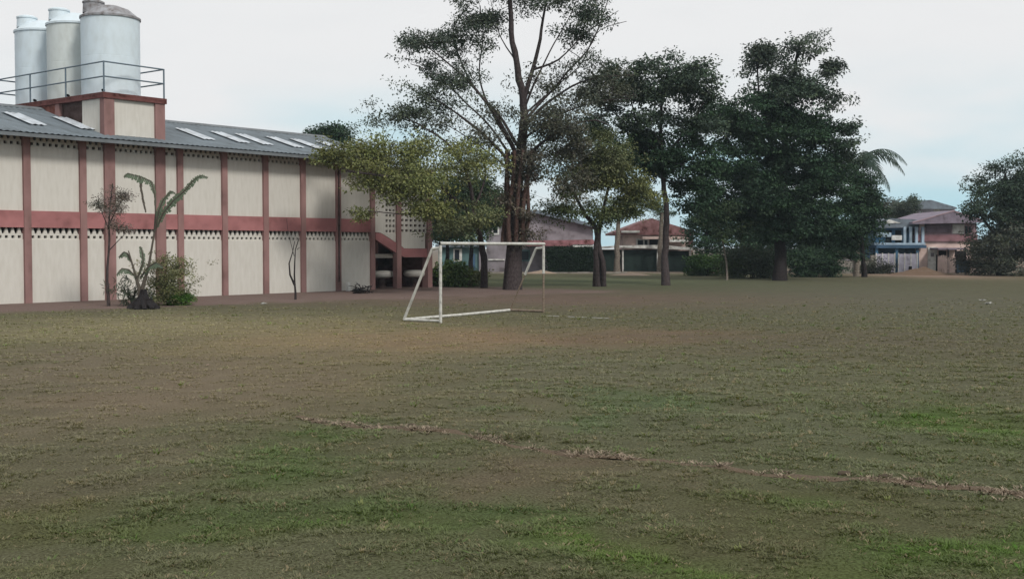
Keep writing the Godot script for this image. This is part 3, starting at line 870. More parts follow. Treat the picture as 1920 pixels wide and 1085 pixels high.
	tree("slim_dark_tree", "dark green tree on one slim straight trunk beside the forked tree", "", b4, [
		[[b4, Vector3(8.445, 1.893, -65), Vector3(8.524, 3.957, -65), Vector3(8.338, 6.016, -65), Vector3(8.239, 8.363, -65), Vector3(8.317, 10.412, -65), Vector3(8.662, 12.018, -65)], 0.22, 0.05],
		[[Vector3(8.335, 6.603, -65), Vector3(7.115, 8.706, -65.5), Vector3(6.544, 10.81, -65.8)], 0.1, 0.03],
		[[Vector3(8.334, 6.897, -65), Vector3(9.633, 8.606, -64.5), Vector3(10.468, 10.033, -64.3)], 0.1, 0.03],
		[[Vector3(8.367, 6.016, -65), Vector3(9.763, 6.919, -65.3), Vector3(10.976, 7.525, -65.5)], 0.08, 0.03]],
		[
		[Vector3(8.08, 10.996, -65), Vector3(2.807, 1.477, 2.2), 90, 15, 0.75, dk.lerp(dg, 0.4)],
		[Vector3(5.923, 10.623, -65.5), Vector3(1.773, 1.33, 1.6), 42, 14, 0.75, dk.lerp(dg, 0.4)],
		[Vector3(9.694, 11.288, -65), Vector3(1.182, 1.182, 1.6), 22, 12, 0.6, dk.lerp(dg, 0.5)],
		[Vector3(7.949, 7.337, -65), Vector3(2.511, 1.064, 2), 92, 19, 0.75, dg],
		[Vector3(10.094, 6.046, -65.5), Vector3(1.33, 2.068, 1.7), 42, 12, 0.65, dg],
		[Vector3(7.092, 8.833, -65.3), Vector3(2.511, 1.182, 2), 55, 10, 0.7, dg.lerp(dk, 0.5)],
		[Vector3(10.292, 9.388, -65), Vector3(1.477, 1.477, 1.8), 38, 10, 0.7, dg.lerp(dk, 0.5)]],
		leaf_broad, M.bark_main, M.leaf_dark, 404, 1.08, "tree", 0.4, 0.02)
	# the big dense tree
	var b5 := Vector3(16.744, 0, -73.353)
	tree("dense_dark_tree", "largest dense dark green tree with stout short trunk at field edge", "", b5, [
		[[b5, Vector3(17.061, 1.525, -74.5), Vector3(17.112, 3.553, -74.5), Vector3(17.222, 6.588, -74.5), Vector3(17.362, 9.95, -74.5), Vector3(17.839, 13.301, -74.5), Vector3(18.16, 14.972, -74.5)], 0.42, 0.06],
		[[Vector3(17.143, 3.891, -74.5), Vector3(15.431, 6.224, -74), Vector3(13.646, 8.519, -73.5), Vector3(12.585, 10.143, -73.2)], 0.2, 0.04],
		[[Vector3(17.174, 4.228, -74.5), Vector3(19.377, 6.618, -75), Vector3(21.168, 8.685, -75.4)], 0.2, 0.04],
		[[Vector3(17.219, 6.925, -74.5), Vector3(15.736, 10.231, -74), Vector3(15.335, 13.527, -73.8)], 0.14, 0.04]],
		[
		[Vector3(18.566, 14.705, -74.5), Vector3(1.144, 1.144, 1), 20, 12, 0.55, dk],
		[Vector3(16.658, 13.635, -74.5), Vector3(1.85, 1.211, 1.6), 39, 12, 0.8, dk],
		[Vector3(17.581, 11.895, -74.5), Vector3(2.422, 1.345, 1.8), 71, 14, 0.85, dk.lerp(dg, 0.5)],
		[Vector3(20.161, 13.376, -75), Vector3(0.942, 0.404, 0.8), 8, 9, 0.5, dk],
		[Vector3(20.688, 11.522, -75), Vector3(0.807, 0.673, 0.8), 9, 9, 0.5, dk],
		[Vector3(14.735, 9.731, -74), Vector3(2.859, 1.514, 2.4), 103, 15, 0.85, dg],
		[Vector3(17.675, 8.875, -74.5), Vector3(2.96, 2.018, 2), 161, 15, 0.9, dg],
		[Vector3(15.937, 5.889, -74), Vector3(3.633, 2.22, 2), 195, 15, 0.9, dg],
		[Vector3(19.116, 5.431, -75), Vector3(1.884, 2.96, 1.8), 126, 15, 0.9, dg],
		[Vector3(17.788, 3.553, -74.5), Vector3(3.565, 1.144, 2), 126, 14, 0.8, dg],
		[Vector3(14.106, 3.879, -74), Vector3(2.018, 1.682, 2), 53, 12, 0.75, dg.lerp(ol, 0.15)],
		[Vector3(12.824, 6.86, -73.5), Vector3(1.211, 1.514, 1.4), 30, 12, 0.7, dg],
		[Vector3(12.638, 10.01, -73.5), Vector3(1.547, 1.345, 1.6), 34, 11, 0.7, dg],
		[Vector3(15.372, 14.155, -74), Vector3(0.942, 0.471, 0.8), 10, 9, 0.5, dk],
		[Vector3(21.126, 8.864, -75.5), Vector3(0.673, 1.345, 1), 23, 11, 0.6, dg.lerp(dk, 0.5)]],
		leaf_broad, M.bark_dark, M.leaf_dark, 505, 1.12, "tree", 0.42, 0.0)
	# a thin pale leaning stem in front of the bushes
	var b6 := Vector3(13.693, 0, -74.538)
	tree("leaning_sapling", "thin pale leaning sapling trunk in front of the dark bushes", "", b6, [
		[[b6, Vector3(13.793, 1.174, -75.5), Vector3(13.473, 2.888, -75.5), Vector3(13.124, 3.915, -75.5), Vector3(12.878, 4.941, -75.5)], 0.07, 0.03]],
		[[Vector3(12.877, 5.112, -75.5), Vector3(0.682, 0.614, 0.6), 8, 5, 0.4, dg]], leaf_fine, M.bark_pale, M.leaf_dark, 606)
	# right edge tree
	var b7 := Vector3(36.3, 0, -87.0)
	tree("round_dark_tree", "round dark tree with foliage to the ground beside the mauve house", "", b7, [
		[[b7, b7 + Vector3(0.1, 2.5, 0), b7 + Vector3(-0.2, 5.5, 0.2), b7 + Vector3(0.2, 7.6, 0)], 0.35, 0.06],
		[[b7 + Vector3(0, 2.4, 0), b7 + Vector3(-1.6, 4.2, 0.5), b7 + Vector3(-2.6, 5.6, 0.7)], 0.16, 0.04],
		[[b7 + Vector3(0, 2.6, 0), b7 + Vector3(1.8, 4.6, -0.4), b7 + Vector3(2.8, 5.8, -0.4)], 0.16, 0.04]],
		[
		[Vector3(36.895, 5.767, -87), Vector3(2.847, 2.61, 2.8), 150, 11, 0.9, dg.lerp(dk, 0.5)],
		[Vector3(36.973, 2.414, -86.6), Vector3(2.452, 2.373, 2.6), 130, 11, 0.9, dk.lerp(vine, 0.3)],
		[Vector3(39.492, 3.797, -87), Vector3(2.373, 3.559, 2.8), 90, 10, 0.9, dg],
		[Vector3(34.739, 4.783, -87), Vector3(0.87, 0.395, 0.8), 10, 8, 0.5, dg.lerp(dk, 0.5)],
		[Vector3(35.559, 1.436, -86), Vector3(1.582, 1.186, 1.6), 40, 9, 0.7, dk.lerp(vine, 0.4)]],
		leaf_broad, M.bark_dark, M.leaf_dark, 707, 1.1, "tree", 0.35, -0.12)
	# trees behind
	far_tree("bluish dark leafy tree rising behind the blue house", Vector3(38.718, 0, -115.575), Vector3(39.454, 6.273, -118), Vector3(1.18, 1.395, 1.4), 40, dk, 811)
	far_tree("pale greyish tree far behind the blue house roof", Vector3(37.825, 0, -118.54), Vector3(38.75, 5.862, -122), Vector3(1.287, 1.18, 1.4), 30, dk.lerp(vine, 0.5), 812)
	far_tree("dark tree standing beside the palm behind the big dense tree", Vector3(24.825, 0.536, -82) * Vector3(1, 0, 1), Vector3(24.267, 3.885, -82), Vector3(1.044, 3.131, 1.4), 110, dg, 813)
	far_tree("dark green tree between the staircase bay and the grey house", Vector3(-3.127, 0.655, -86) * Vector3(1, 0, 1), Vector3(-2.926, 5.141, -86), Vector3(2.424, 2.424, 2.4), 150, dg.lerp(ol, 0.15), 814)
	far_tree("dark green tree peeping over the right end of school roof", Vector3(-14.727, 0.587, -90) * Vector3(1, 0, 1), Vector3(-14.262, 10.285, -90), Vector3(1.718, 0.982, 2.2), 60, dg, 815)
	far_tree("low dark tree close behind the staircase bay", Vector3(-4.432, 0.789, -78) * Vector3(1, 0, 1), Vector3(-4.32, 3.445, -78), Vector3(1.418, 1.064, 1.6), 60, dg, 816)
	far_tree("dark tree filling the gap behind the slim trunk", Vector3(15.71, 0.268, -96) * Vector3(1, 0, 1), Vector3(15.907, 3.755, -96), Vector3(1.571, 2.182, 2), 50, dg, 817)
	far_tree("dark backdrop tree right behind the big dense tree", Vector3(20.91, 0.192, -100) * Vector3(1, 0, 1), Vector3(21.342, 3.144, -100), Vector3(4.318, 2.727, 2), 150, dg, 818)
	far_tree("dark backdrop tree beyond the bushes under dense tree", Vector3(25.837, 0.23, -98) * Vector3(1, 0, 1), Vector3(26.255, 3.123, -98), Vector3(3.118, 2.673, 2), 120, dg, 819)
	# pale straight trunks in the yards
	for k in 2:
		var q: Vector3 = [Vector3(8.955, 0.01, -100), Vector3(12.638, 0.01, -100)][k] * Vector3(1, 0, 1)
		tree("pale_trunk_tree", ["thick pale trunk standing left of the cream house carport", "pale trunk partly hidden behind the slim dark tree's trunk"][k], "pale trunks before the carport", q, [
			[[q, q + Vector3(0, 1.6, 0), q + Vector3(0.05, 3.2, 0), q + Vector3(0.1, 5.0, 0)], 0.27, 0.16]],
			[[q + Vector3(0, 5.4, 0), Vector3(1.7, 0.9, 1.3), 26, 8, 0.7, ol.lerp(dg, 0.6)]], leaf_fine, M.bark_pale, M.leaf, 900 + k)
	# palm
	palm(Vector3(24.813, 0.488, -84.5) * Vector3(1, 0, 1), Vector3(24.734, 7.954, -84.5).y)
	# bushes along the far edge
	bush("bright green leafy bush at the edge beside the dark carport", Vector3(14.204, 0, -85.591), Vector3(1.329, 0.665, 1), 40, 9, Color(0.055, 0.10, 0.035), leaf_broad, M.leaf_dark, 21)
	bush("dark bush under the dense tree left of its trunk", Vector3(16.376, 0, -79.683), Vector3(1.6, 1.018, 1.2), 60, 9, dg.lerp(vine, 0.3), leaf_broad, M.leaf_dark, 22)
	bush("dark green bush under the dense tree right of its trunk", Vector3(21.389, 0, -82.532), Vector3(1.6, 0.945, 1.2), 60, 9, dg, leaf_broad, M.leaf_dark, 23)
	bush("small bush between leaning sapling and bright green bush", Vector3(15.144, 0, -79.683), Vector3(0.8, 0.873, 0.8), 24, 8, dg.lerp(ol, 0.3), leaf_fine, M.leaf, 24)
	bush("low bush with bright top behind the goal's near post", Vector3(-3.18, 0, -62.438), Vector3(0.564, 0.564, 0.7), 26, 8, Color(0.085, 0.13, 0.045), leaf_broad, M.leaf, 25)
	bush("pale greyish green low bush beside the tall tree's trunk", Vector3(-2.158, 0, -62.438), Vector3(0.676, 0.423, 0.7), 26, 7, Color(0.11, 0.125, 0.065), leaf_fine, M.leaf, 26)
	bush("dusty greyish bush by the garden wall near blue house", Vector3(28.441, 0.052, -92) * Vector3(1, 0, 1), Vector3(1.255, 0.585, 0.7), 24, 7, Color(0.07, 0.075, 0.06), leaf_fine, M.leaf, 27)
	bush("dusty bush with pale stems in front of the mauve house", Vector3(34.885, 0.141, -88) * Vector3(1, 0, 1), Vector3(1.04, 0.96, 0.9), 30, 8, Color(0.06, 0.06, 0.05), leaf_fine, M.leaf, 28)

func far_tree(label: String, foot: Vector3, center: Vector3, radii: Vector3, clumps: int, col: Color, seed_: int) -> void:
	foot = Vector3(center.x * 0.3 + foot.x * 0.7 if absf(foot.z - center.z) < 1.0 else center.x, 0, center.z)
	tree("background_tree", label, "trees behind the houses and school", foot, [
		[[foot, foot.lerp(center, 0.5) + Vector3(0.1, 0, 0), center], 0.2, 0.06]],
		[[center, radii, clumps, 10, minf(radii.x, radii.y) * 0.5, col]], leaf_broad, M.bark_dark, M.leaf_dark, seed_, 1.15)

func palm(foot: Vector3, top: float) -> void:
	rng.seed = 66
	var t := thing("palm_tree", "palm with arching feathery fronds rising beside the dense dark tree", "palm tree", foot)
	obj("trunk", tube_mesh([Vector3.ZERO, Vector3(0.1, top * 0.5, 0), Vector3(0, top, 0)], [0.24, 0.15, 0.13], 10, 0.08), M.bark_pale, t)
	var m := mat(rgb(46, 62, 54), 0.7)
	m.backlight_enabled = true; m.backlight = Color(0.2, 0.25, 0.12); m.cull_mode = BaseMaterial3D.CULL_DISABLED
	for k in 19:
		var a := TAU * k / 19.0 + rng.randfn() * 0.15
		var el := rng.randf_range(0.15, 1.15)
		var L := rng.randf_range(3.6, 4.4)
		var st := new_st()
		var o := Vector3(cos(a), 0, sin(a))
		var p := Vector3(0, top, 0)
		var dir := (o * cos(el) + Vector3.UP * sin(el)).normalized()
		var pts := [p]; var n := 14
		for i in n:
			p += dir * L / n
			dir = (dir + Vector3(0, -0.19, 0)).normalized()
			pts.append(p)
		var rr := []
		for i in pts.size(): rr.append(lerpf(0.045, 0.008, float(i) / n))
		tube(st, pts, rr, 5)
		for i in range(2, n * 2):
			var f := i / float(n * 2)
			var ip := mini(int(f * n), n - 1)
			var q: Vector3 = pts[ip].lerp(pts[ip + 1], f * n - ip)
			var fw: Vector3 = (pts[ip + 1] - pts[ip]).normalized()
			var sd := fw.cross(Vector3.UP).normalized()
			var ll := 0.85 * sin(PI * clampf(f * 0.85 + 0.15, 0, 1)) + 0.1
			for s in [-1.0, 1.0]:
				var d2: Vector3 = (sd * s * 0.8 + fw * 0.45 + Vector3(0, -0.45 + rng.randfn() * 0.15, 0)).normalized()
				var w := fw * 0.045
				var e: Vector3 = q + d2 * ll + Vector3(0, -0.12, 0)
				var mp: Vector3 = q + d2 * ll * 0.5
				var nn: Vector3 = d2.cross(fw).normalized()
				for v in [q - w, q + w, mp + w, q - w, mp + w, mp - w, mp - w, mp + w, e]:
					st.set_normal(nn); st.set_uv(Vector2.ZERO); st.add_vertex(v)
		obj("frond", st.commit(), m, t)

# ---------------------------------------------------------------- houses
func build_houses() -> void:
	# grey house with the red awning
	var h := thing("grey_house", "grey mauve gabled house with red awning behind the tall tree", "house", Vector3(2.273, 0.01, -100) * Vector3(1, 0, 1))
	fprism(h, "gable_wall", [Vector2(-2.182, -0.081), Vector2(-2.179, 4.005), Vector2(2.042, 4.957), Vector2(6.9, 3.824), Vector2(6.91, -0.081)], 100.0, 8.0, M.grey_wall)
	fprism(h, "roof", [Vector2(-2.622, 3.862), Vector2(-2.622, 4.088), Vector2(2.034, 5.261), Vector2(7.324, 3.953), Vector2(7.325, 3.682), Vector2(2.034, 4.946)], 99.4, 9.0, M.grey_roof)
	var win := fbox(h, "window", -1.724, -1.089, 3.143, 4.14, 99.95, 0.08, M.white)
	fbox(h, "window_pane", -1.588, -1.225, 3.279, 4.004, 99.93, 0.1, M.glass)
	fprism(h, "red_awning", [Vector2(1.107, 2.631), Vector2(6.775, 2.72), Vector2(6.953, 2.321), Vector2(5.093, 2.321), Vector2(4.783, 2.189), Vector2(1.107, 2.189)], 97.5, 2.4, M.pink_roof)
	fbox(h, "white_awning", 5.033, 6.888, 2.1, 2.254, 97.2, 2.6, M.white)
	fbox(h, "awning_post", 4.965, 5.102, 0.06, 2.1, 97.6, 0.14, M.grey_wall)
	fbox(h, "window", 0.545, 1.544, 0.875, 1.873, 99.94, 0.08, M.teal)
	fbox(h, "window_pane", 0.681, 1.407, 1.011, 1.737, 99.9, 0.1, M.glass)
	fbox(h, "window_ledge", -2.043, -0.636, 0.966, 1.079, 99.9, 0.3, M.white)
	# teal outbuilding
	var te := thing("teal_outbuilding", "low teal walled outbuilding with small window behind the bushes", "outbuilding", Vector3(-3.787, 0.052, -98) * Vector3(1, 0, 1))
	fbox(te, "wall", -6.143, -2.317, 0.007, 2.1, 98, 4.0, M.teal)
	fbox(te, "roof", -6.377, -2.126, 2.1, 2.321, 97.5, 5.0, M.grey_roof)
	fbox(te, "window_frame", -4.895, -4.184, 0.899, 1.967, 97.95, 0.07, M.white)
	fbox(te, "window_pane", -4.781, -4.404, 1.033, 1.878, 97.9, 0.1, M.glass)
	fbox(te, "corner_post", -2.754, -2.356, 0.012, 2.1, 97.8, 0.18, M.grey_wall)
	fbox(te, "door", -3.56, -3.072, 0.009, 1.522, 97.95, 0.08, M.blue_dark)
	# cream house, and a carport whose shaded interior is painted as dark panels
	var c := thing("cream_house", "cream house with red roof and layered white canopies behind slim tree", "house", Vector3(12.765, -0.073, -104) * Vector3(1, 0, 1))
	fbox(c, "wall", 9.821, 16.075, -0.168, 3.657, 104, 8.0, M.pink_cream)
	fprism(c, "roof", [Vector2(8.937, 3.369), Vector2(12.319, 4.637), Vector2(16.558, 3.322), Vector2(16.559, 3.134), Vector2(8.938, 3.181)], 103.4, 9.0, M.red_roof)
	fbox(c, "canopy", 9.615, 11.202, 3.359, 3.546, 102.8, 1.2, M.white)
	fbox(c, "canopy", 11.415, 15.469, 2.798, 3.031, 102.6, 1.4, M.pink_cream)
	fbox(c, "balcony_rail", 13.765, 15.394, 2.542, 2.751, 102.4, 0.1, M.white)
	fbox(c, "window", 10.999, 12.135, 2.147, 2.855, 103.95, 0.1, M.white)
	fbox(c, "window_pane", 11.138, 11.612, 2.289, 2.713, 103.92, 0.1, M.glass)
	fbox(c, "window_pane", 11.752, 11.989, 2.289, 2.713, 103.92, 0.1, M.glass)
	fbox(c, "window", 12.18, 13.504, 2.242, 2.76, 103.95, 0.1, M.glass)
	fbox(c, "window", 15.631, 16.016, 2.147, 3.653, 103.7, 0.2, M.red_roof)
	var cp := thing("shaded_carport", "long carport with white roof edge and dark panels painted as its shaded interior", "carport", Vector3(11.019, -0.011, -101) * Vector3(1, 0, 1))
	fprism(cp, "roof", [Vector2(7.341, 1.962), Vector2(9.405, 2.054), Vector2(16.059, 1.825), Vector2(16.058, 2.008), Vector2(12.845, 2.283), Vector2(9.405, 2.238), Vector2(7.341, 2.1)], 101.0, 2.6, M.white)
	fbox(cp, "interior_shade", 7.431, 9.514, -0.023, 1.869, 101.6, 0.1, M.interior_shade)
	fbox(cp, "interior_shade", 9.6, 12.563, -0.023, 1.869, 101.6, 0.1, M.interior_shade)
	fbox(cp, "interior_shade", 12.647, 15.334, -0.023, 1.777, 101.6, 0.1, M.interior_shade)
	for k in 3:
		var x: float = [9.587, 12.583, 15.394][k]
		fbox(cp, "post", x - 0.06, x + 0.06, -0.05, 2.0, 101.3, 0.12, M.white)
	var hd := thing("dark_hedge", "dark trimmed hedge with pale leaves between goal post and forked tree", "hedge", Vector3(4.939, 0.117, -97) * Vector3(1, 0, 1))
	rng.seed = 31
	var xf := []; var cols := []
	for k in 900:
		var p := Vector3(rng.randf_range(-1.9, 1.9), rng.randf_range(0.05, 1.95), rng.randf_range(-0.4, 0.4))
		xf.append(turned(p, rng.randf_range(0.6, 0.95)))
		var v := rng.randf_range(0.7, 1.2)
		cols.append(Color(0.024 * v, 0.04 * v, 0.024 * v))
	joined("foliage", leaf_broad, M.leaf_dark, xf, cols, hd)
	for k in 6: obj("stem", tube_mesh([Vector3(-1.7 + k * 0.68, 0, 0), Vector3(-1.65 + k * 0.68, 1.5, 0)], [0.04, 0.02], 6), M.bark_dark, hd)
	# pale kerb and heaps along the yard
	var kb := thing("yard_kerb", "low pale kerb along the far edge of the grass", "kerb", Vector3(3.846, 0.007, -94) * Vector3(1, 0, 1))
	for k in 11:
		obj("kerb_stone", box_mesh(Vector3(-5.6 + k * 1.0, -0.05, -0.08), Vector3(-4.62 + k * 1.0, 0.10 + 0.015 * sin(k * 2.0), 0.08)), M.concrete, kb)
	heap("low heap of pale sand on the kerb by the goal", Vector3(2.335, 0, -93.379), Vector3(1.5, 0.28, 0.9), M.sand, 41)
	heap("flat heap of sandy soil beside the forked tree", Vector3(8.802, 0, -87.208), Vector3(1.9, 0.22, 1.0), M.sand, 42)
	heap("wide heap of brown soil in the driveway between the houses", Vector3(30.74, 0, -88.039), Vector3(2.6, 0.62, 1.4), M.soil, 43)
	# blue house
	var u := thing("blue_house", "two storey blue house with pillared balcony and pale gates", "house", Vector3(31.858, 0.094, -96) * Vector3(1, 0, 1))
	fbox(u, "wall", 30.251, 34.483, -0.082, 3.923, 98, 7.0, M.blue)
	fprism(u, "roof", [Vector2(29.713, 3.823), Vector2(31.032, 4.485), Vector2(33.597, 4.353), Vector2(34.575, 3.912), Vector2(34.578, 3.735), Vector2(29.715, 3.647)], 97.0, 8.5, M.grey_roof)
	fprism(u, "white_gable", [Vector2(30.702, 4.034), Vector2(31.137, 4.385), Vector2(32.109, 4.078)], 96.95, 0.1, M.white)
	for px in [32.361, 32.844, 33.327, 33.854]:
		fbox(u, "balcony_column", px - 0.1, px + 0.1, 2.05, Vector3(32.451, 3.765, -96.6).y, 96.6, 0.2, M.blue_pale)
	fbox(u, "balcony_floor", 29.742, 33.943, 2.275, 2.45, 96.3, 2.0, M.blue_pale)
	fbox(u, "parapet", 29.895, 31.168, 2.931, 3.281, 96.4, 0.14, M.blue_pale)
	fbox(u, "parapet", 31.178, 32.014, 2.668, 3.061, 96.3, 0.14, M.white)
	for k in 3: fbox(u, "window", [31.449, 32.251, 33.587][k] - 0.25, [31.449, 32.251, 33.587][k] + 0.25, 2.35, 3.5, 97.95, 0.08, M.glass)
	fbox(u, "canopy", 29.515, 33.575, 2.014, 2.251, 95, 3.0, M.blue_dark)
	for px in [29.642, 31.243, 32.931]: fbox(u, "canopy_post", px - 0.1, px + 0.1, -0.05, Vector3(31.935, 2.014, -95).y, 95.2, 0.2, M.blue)
	for k in 2:
		var gx: Array = [[29.431, 30.939], [31.241, 32.749]][k]
		var gt := Node3D.new(); gt.name = "gate"; u.add_child(gt, true)
		fbox(gt, "gate_leaf", gx[0], gx[1], 0.08, 1.55, 94.8, 0.06, M.lilac)
		for q in 4: fbox(gt, "gate_bar", lerpf(gx[0], gx[1], q / 3.0) - 0.04, lerpf(gx[0], gx[1], q / 3.0) + 0.04, 0.02, 1.62, 94.74, 0.05, M.white)
		fbox(gt, "latch_hole", lerpf(gx[0], gx[1], 0.55), lerpf(gx[0], gx[1], 0.55) + 0.25, 0.08, 0.55, 94.73, 0.05, M.dark)
	# mauve house
	var v := thing("mauve_house", "two storey mauve and cream house with brick red band and low gable", "house", Vector3(35.938, 0.073, -97) * Vector3(1, 0, 1))
	fbox(v, "upper_wall", 33.551, 38.408, 3.068, 4.08, 97, 8.0, M.mauve)
	fbox(v, "red_band", 33.45, 38.424, 2.583, 3.11, 96.8, 8.3, M.brick_red)
	fbox(v, "lower_wall", 33.658, 38.453, -0.059, 2.575, 97, 8.0, M.pink_cream)
	fprism(v, "roof", [Vector2(32.836, 4.151), Vector2(36.142, 5.11), Vector2(38.509, 4.369), Vector2(38.513, 4.107), Vector2(32.838, 3.976)], 96.0, 9.4, M.mauve_roof)
	fprism(v, "fascia", [Vector2(32.751, 4.124), Vector2(36.048, 5.08), Vector2(38.41, 4.341), Vector2(38.411, 4.276), Vector2(36.049, 4.993), Vector2(32.752, 4.037)], 95.96, 0.05, M.mauve)
	fbox(v, "window", 33.666, 34.073, 3.156, 3.991, 96.95, 0.08, M.pink_cream)
	var lw := fbox(v, "louvre_window", 34.195, 36.272, 3.288, 3.947, 96.95, 0.08, M.mauve_roof)
	for k in 6: fbox(v, "louvre", 34.267, 36.249, 3.30 + k * 0.105, 3.33 + k * 0.105, 96.9, 0.04, M.mauve)
	fbox(v, "shutter", 36.376, 37.355, 3.199, 3.99, 96.9, 0.1, M.white)
	fbox(v, "window", 37.454, 37.638, 3.2, 3.815, 96.95, 0.08, M.glass)
	fbox(v, "window", 37.762, 37.901, 3.288, 3.771, 96.95, 0.08, M.glass)
	fbox(v, "door", 34.377, 35.151, 0.163, 2.1, 96.9, 0.1, M.white)
	fbox(v, "door_panel", 34.589, 34.857, 1.308, 1.616, 96.86, 0.06, M.grey_wall)
	fbox(v, "canopy", 34.524, 36.77, 1.884, 2.035, 95, 2.0, M.mauve_roof)
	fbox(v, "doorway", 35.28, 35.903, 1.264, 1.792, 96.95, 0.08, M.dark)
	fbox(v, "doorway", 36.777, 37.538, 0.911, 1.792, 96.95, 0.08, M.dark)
	for px in [35.403, 36.008, 36.786]: fbox(v, "canopy_post", px - 0.06, px + 0.06, -0.05, Vector3(35.389, 1.884, -95).y, 95.1, 0.12, M.dark)
	var pg := thing("picket_gate", "cream upright picket gate below the mauve house canopy", "gate", Vector3(34.498, 0.157, -93) * Vector3(1, 0, 1))
	for k in 11: fbox(pg, "picket", pg.position.x - 0.72 + k * 0.13, pg.position.x - 0.63 + k * 0.13, 0.06, 1.35 + 0.12 * sin(k * 0.6), 93.0, 0.03, M.pink_cream)
	fbox(pg, "crossbar", pg.position.x - 0.74, pg.position.x + 0.78, 0.35, 0.43, 93.04, 0.04, M.pink_cream)
	fbox(pg, "crossbar", pg.position.x - 0.74, pg.position.x + 0.78, 1.0, 1.08, 93.04, 0.04, M.pink_cream)
	for sgn in [-0.8, 0.84]: fbox(pg, "gate_post", pg.position.x + sgn - 0.05, pg.position.x + sgn + 0.05, -0.05, 1.5, 92.98, 0.1, M.dark)
	var bn := thing("wheeled_bin", "blue grey lidded bin standing right of the picket gate", "bin", Vector3(35.597, 0, -92.445))
	var bs := new_st()
	prism(bs, [Vector2(-0.36, 0.08), Vector2(0.36, 0.08), Vector2(0.42, 0.95), Vector2(-0.42, 0.95)], 0.36, -0.36)
	obj("body", done(bs), M.bin, bn)
	var ls := new_st()
	prism(ls, [Vector2(-0.45, 0.955), Vector2(0.45, 0.955), Vector2(0.40, 1.03), Vector2(-0.40, 1.05)], 0.42, -0.42)
	obj("lid", done(ls), M.bin, bn)
	for sgn in [-0.3, 0.3]: obj("wheel", pipe(Vector3(sgn - 0.03, 0.09, -0.3), Vector3(sgn + 0.03, 0.09, -0.3), 0.09, 12), M.dark, bn)
	# house far behind
	var z := thing("grey_roofed_house", "house with blue grey hipped roof showing behind the mauve house", "house", Vector3(44.888, -0.285, -125) * Vector3(1, 0, 1))
	fbox(z, "wall", 42.648, 47.159, -0.171, 6.237, 125, 7.0, M.lilac)
	fprism(z, "roof", [Vector2(42.027, 6.108), Vector2(43.033, 7.01), Vector2(44.331, 7.066), Vector2(47.052, 6.277), Vector2(47.055, 6.108)], 124.2, 8.5, M.grey_roof)
	fbox(z, "window", 44.9, 45.585, 5.783, 6.151, 124.95, 0.1, M.white)
	# garden wall
	var w := thing("garden_wall", "weathered grey garden wall left of the blue house", "wall", Vector3(28.327, 0.072, -93) * Vector3(1, 0, 1))
	fbox(w, "wall", 25.865, 28.792, 0.009, 1.044, 93, 0.2, M.concrete)
	fbox(w, "coping", 25.808, 28.808, 1.045, 1.129, 92.95, 0.3, M.grey_wall)
	for k in 3: fbox(w, "wall_pier", [25.928, 27.279, 28.63][k] - 0.17, [25.928, 27.279, 28.63][k] + 0.17, -0.05, 1.75 - 0.15 * k, 92.85, 0.36, M.concrete)

func heap(label: String, at: Vector3, size: Vector3, m: Material, seed_: int) -> void:
	var st := new_st()
	var n := 28; var rings := 8
	var pts := []
	for j in rings + 1:
		var f := float(j) / rings
		var row := []
		for k in n:
			var a := TAU * k / n
			var rr := f * (1.0 + 0.18 * noise.get_noise_2d(cos(a) * 30.0 + seed_ * 9.0, sin(a) * 30.0))
			var y := size.y * pow(1.0 - f, 1.15) * (1.0 + 0.35 * noise.get_noise_3d(cos(a) * f * 60.0, sin(a) * f * 60.0, seed_ * 7.0)) - 0.03 * f
			row.append(Vector3(cos(a) * rr * size.x, y, sin(a) * rr * size.z))
		pts.append(row)
	for j in rings:
		for k in n:
			var k2 := (k + 1) % n
			quad(st, pts[j][k], pts[j][k2], pts[j + 1][k2], pts[j + 1][k])
	var o := obj("soil_heap", done(st), m, self)
	o.position = at
	tag(o, label, "heap", "heaps of soil and sand by the yards")

# ---------------------------------------------------------------- small things near the school
func ribbon(st: SurfaceTool, pts: Array, widths: Array, hang := 0.3) -> void:
	for i in pts.size() - 1:
		var a: Vector3 = pts[i]; var b: Vector3 = pts[i + 1]
		var fw := (b - a).normalized()
		var sd := fw.cross(Vector3(0.3, 0.25, 1)).normalized()
		for s in [-1.0, 1.0]:
			# torn strips along each side of the midrib
			for q in 7:
				var f0 := q / 7.0; var f1: float = f0 + rng.randf_range(0.12, 0.15)
				var w: float = lerpf(widths[i], widths[i + 1], f0) * 0.66 * rng.randf_range(0.6, 1.15)
				var p := a.lerp(b, f0); var p2 := a.lerp(b, f1)
				var dn := Vector3(0, -hang * w, 0) + fw * w * 0.25
				tri(st, p, p2, p2 + sd * s * w + dn)
				tri(st, p, p2 + sd * s * w + dn, p + sd * s * w * 0.95 + dn)

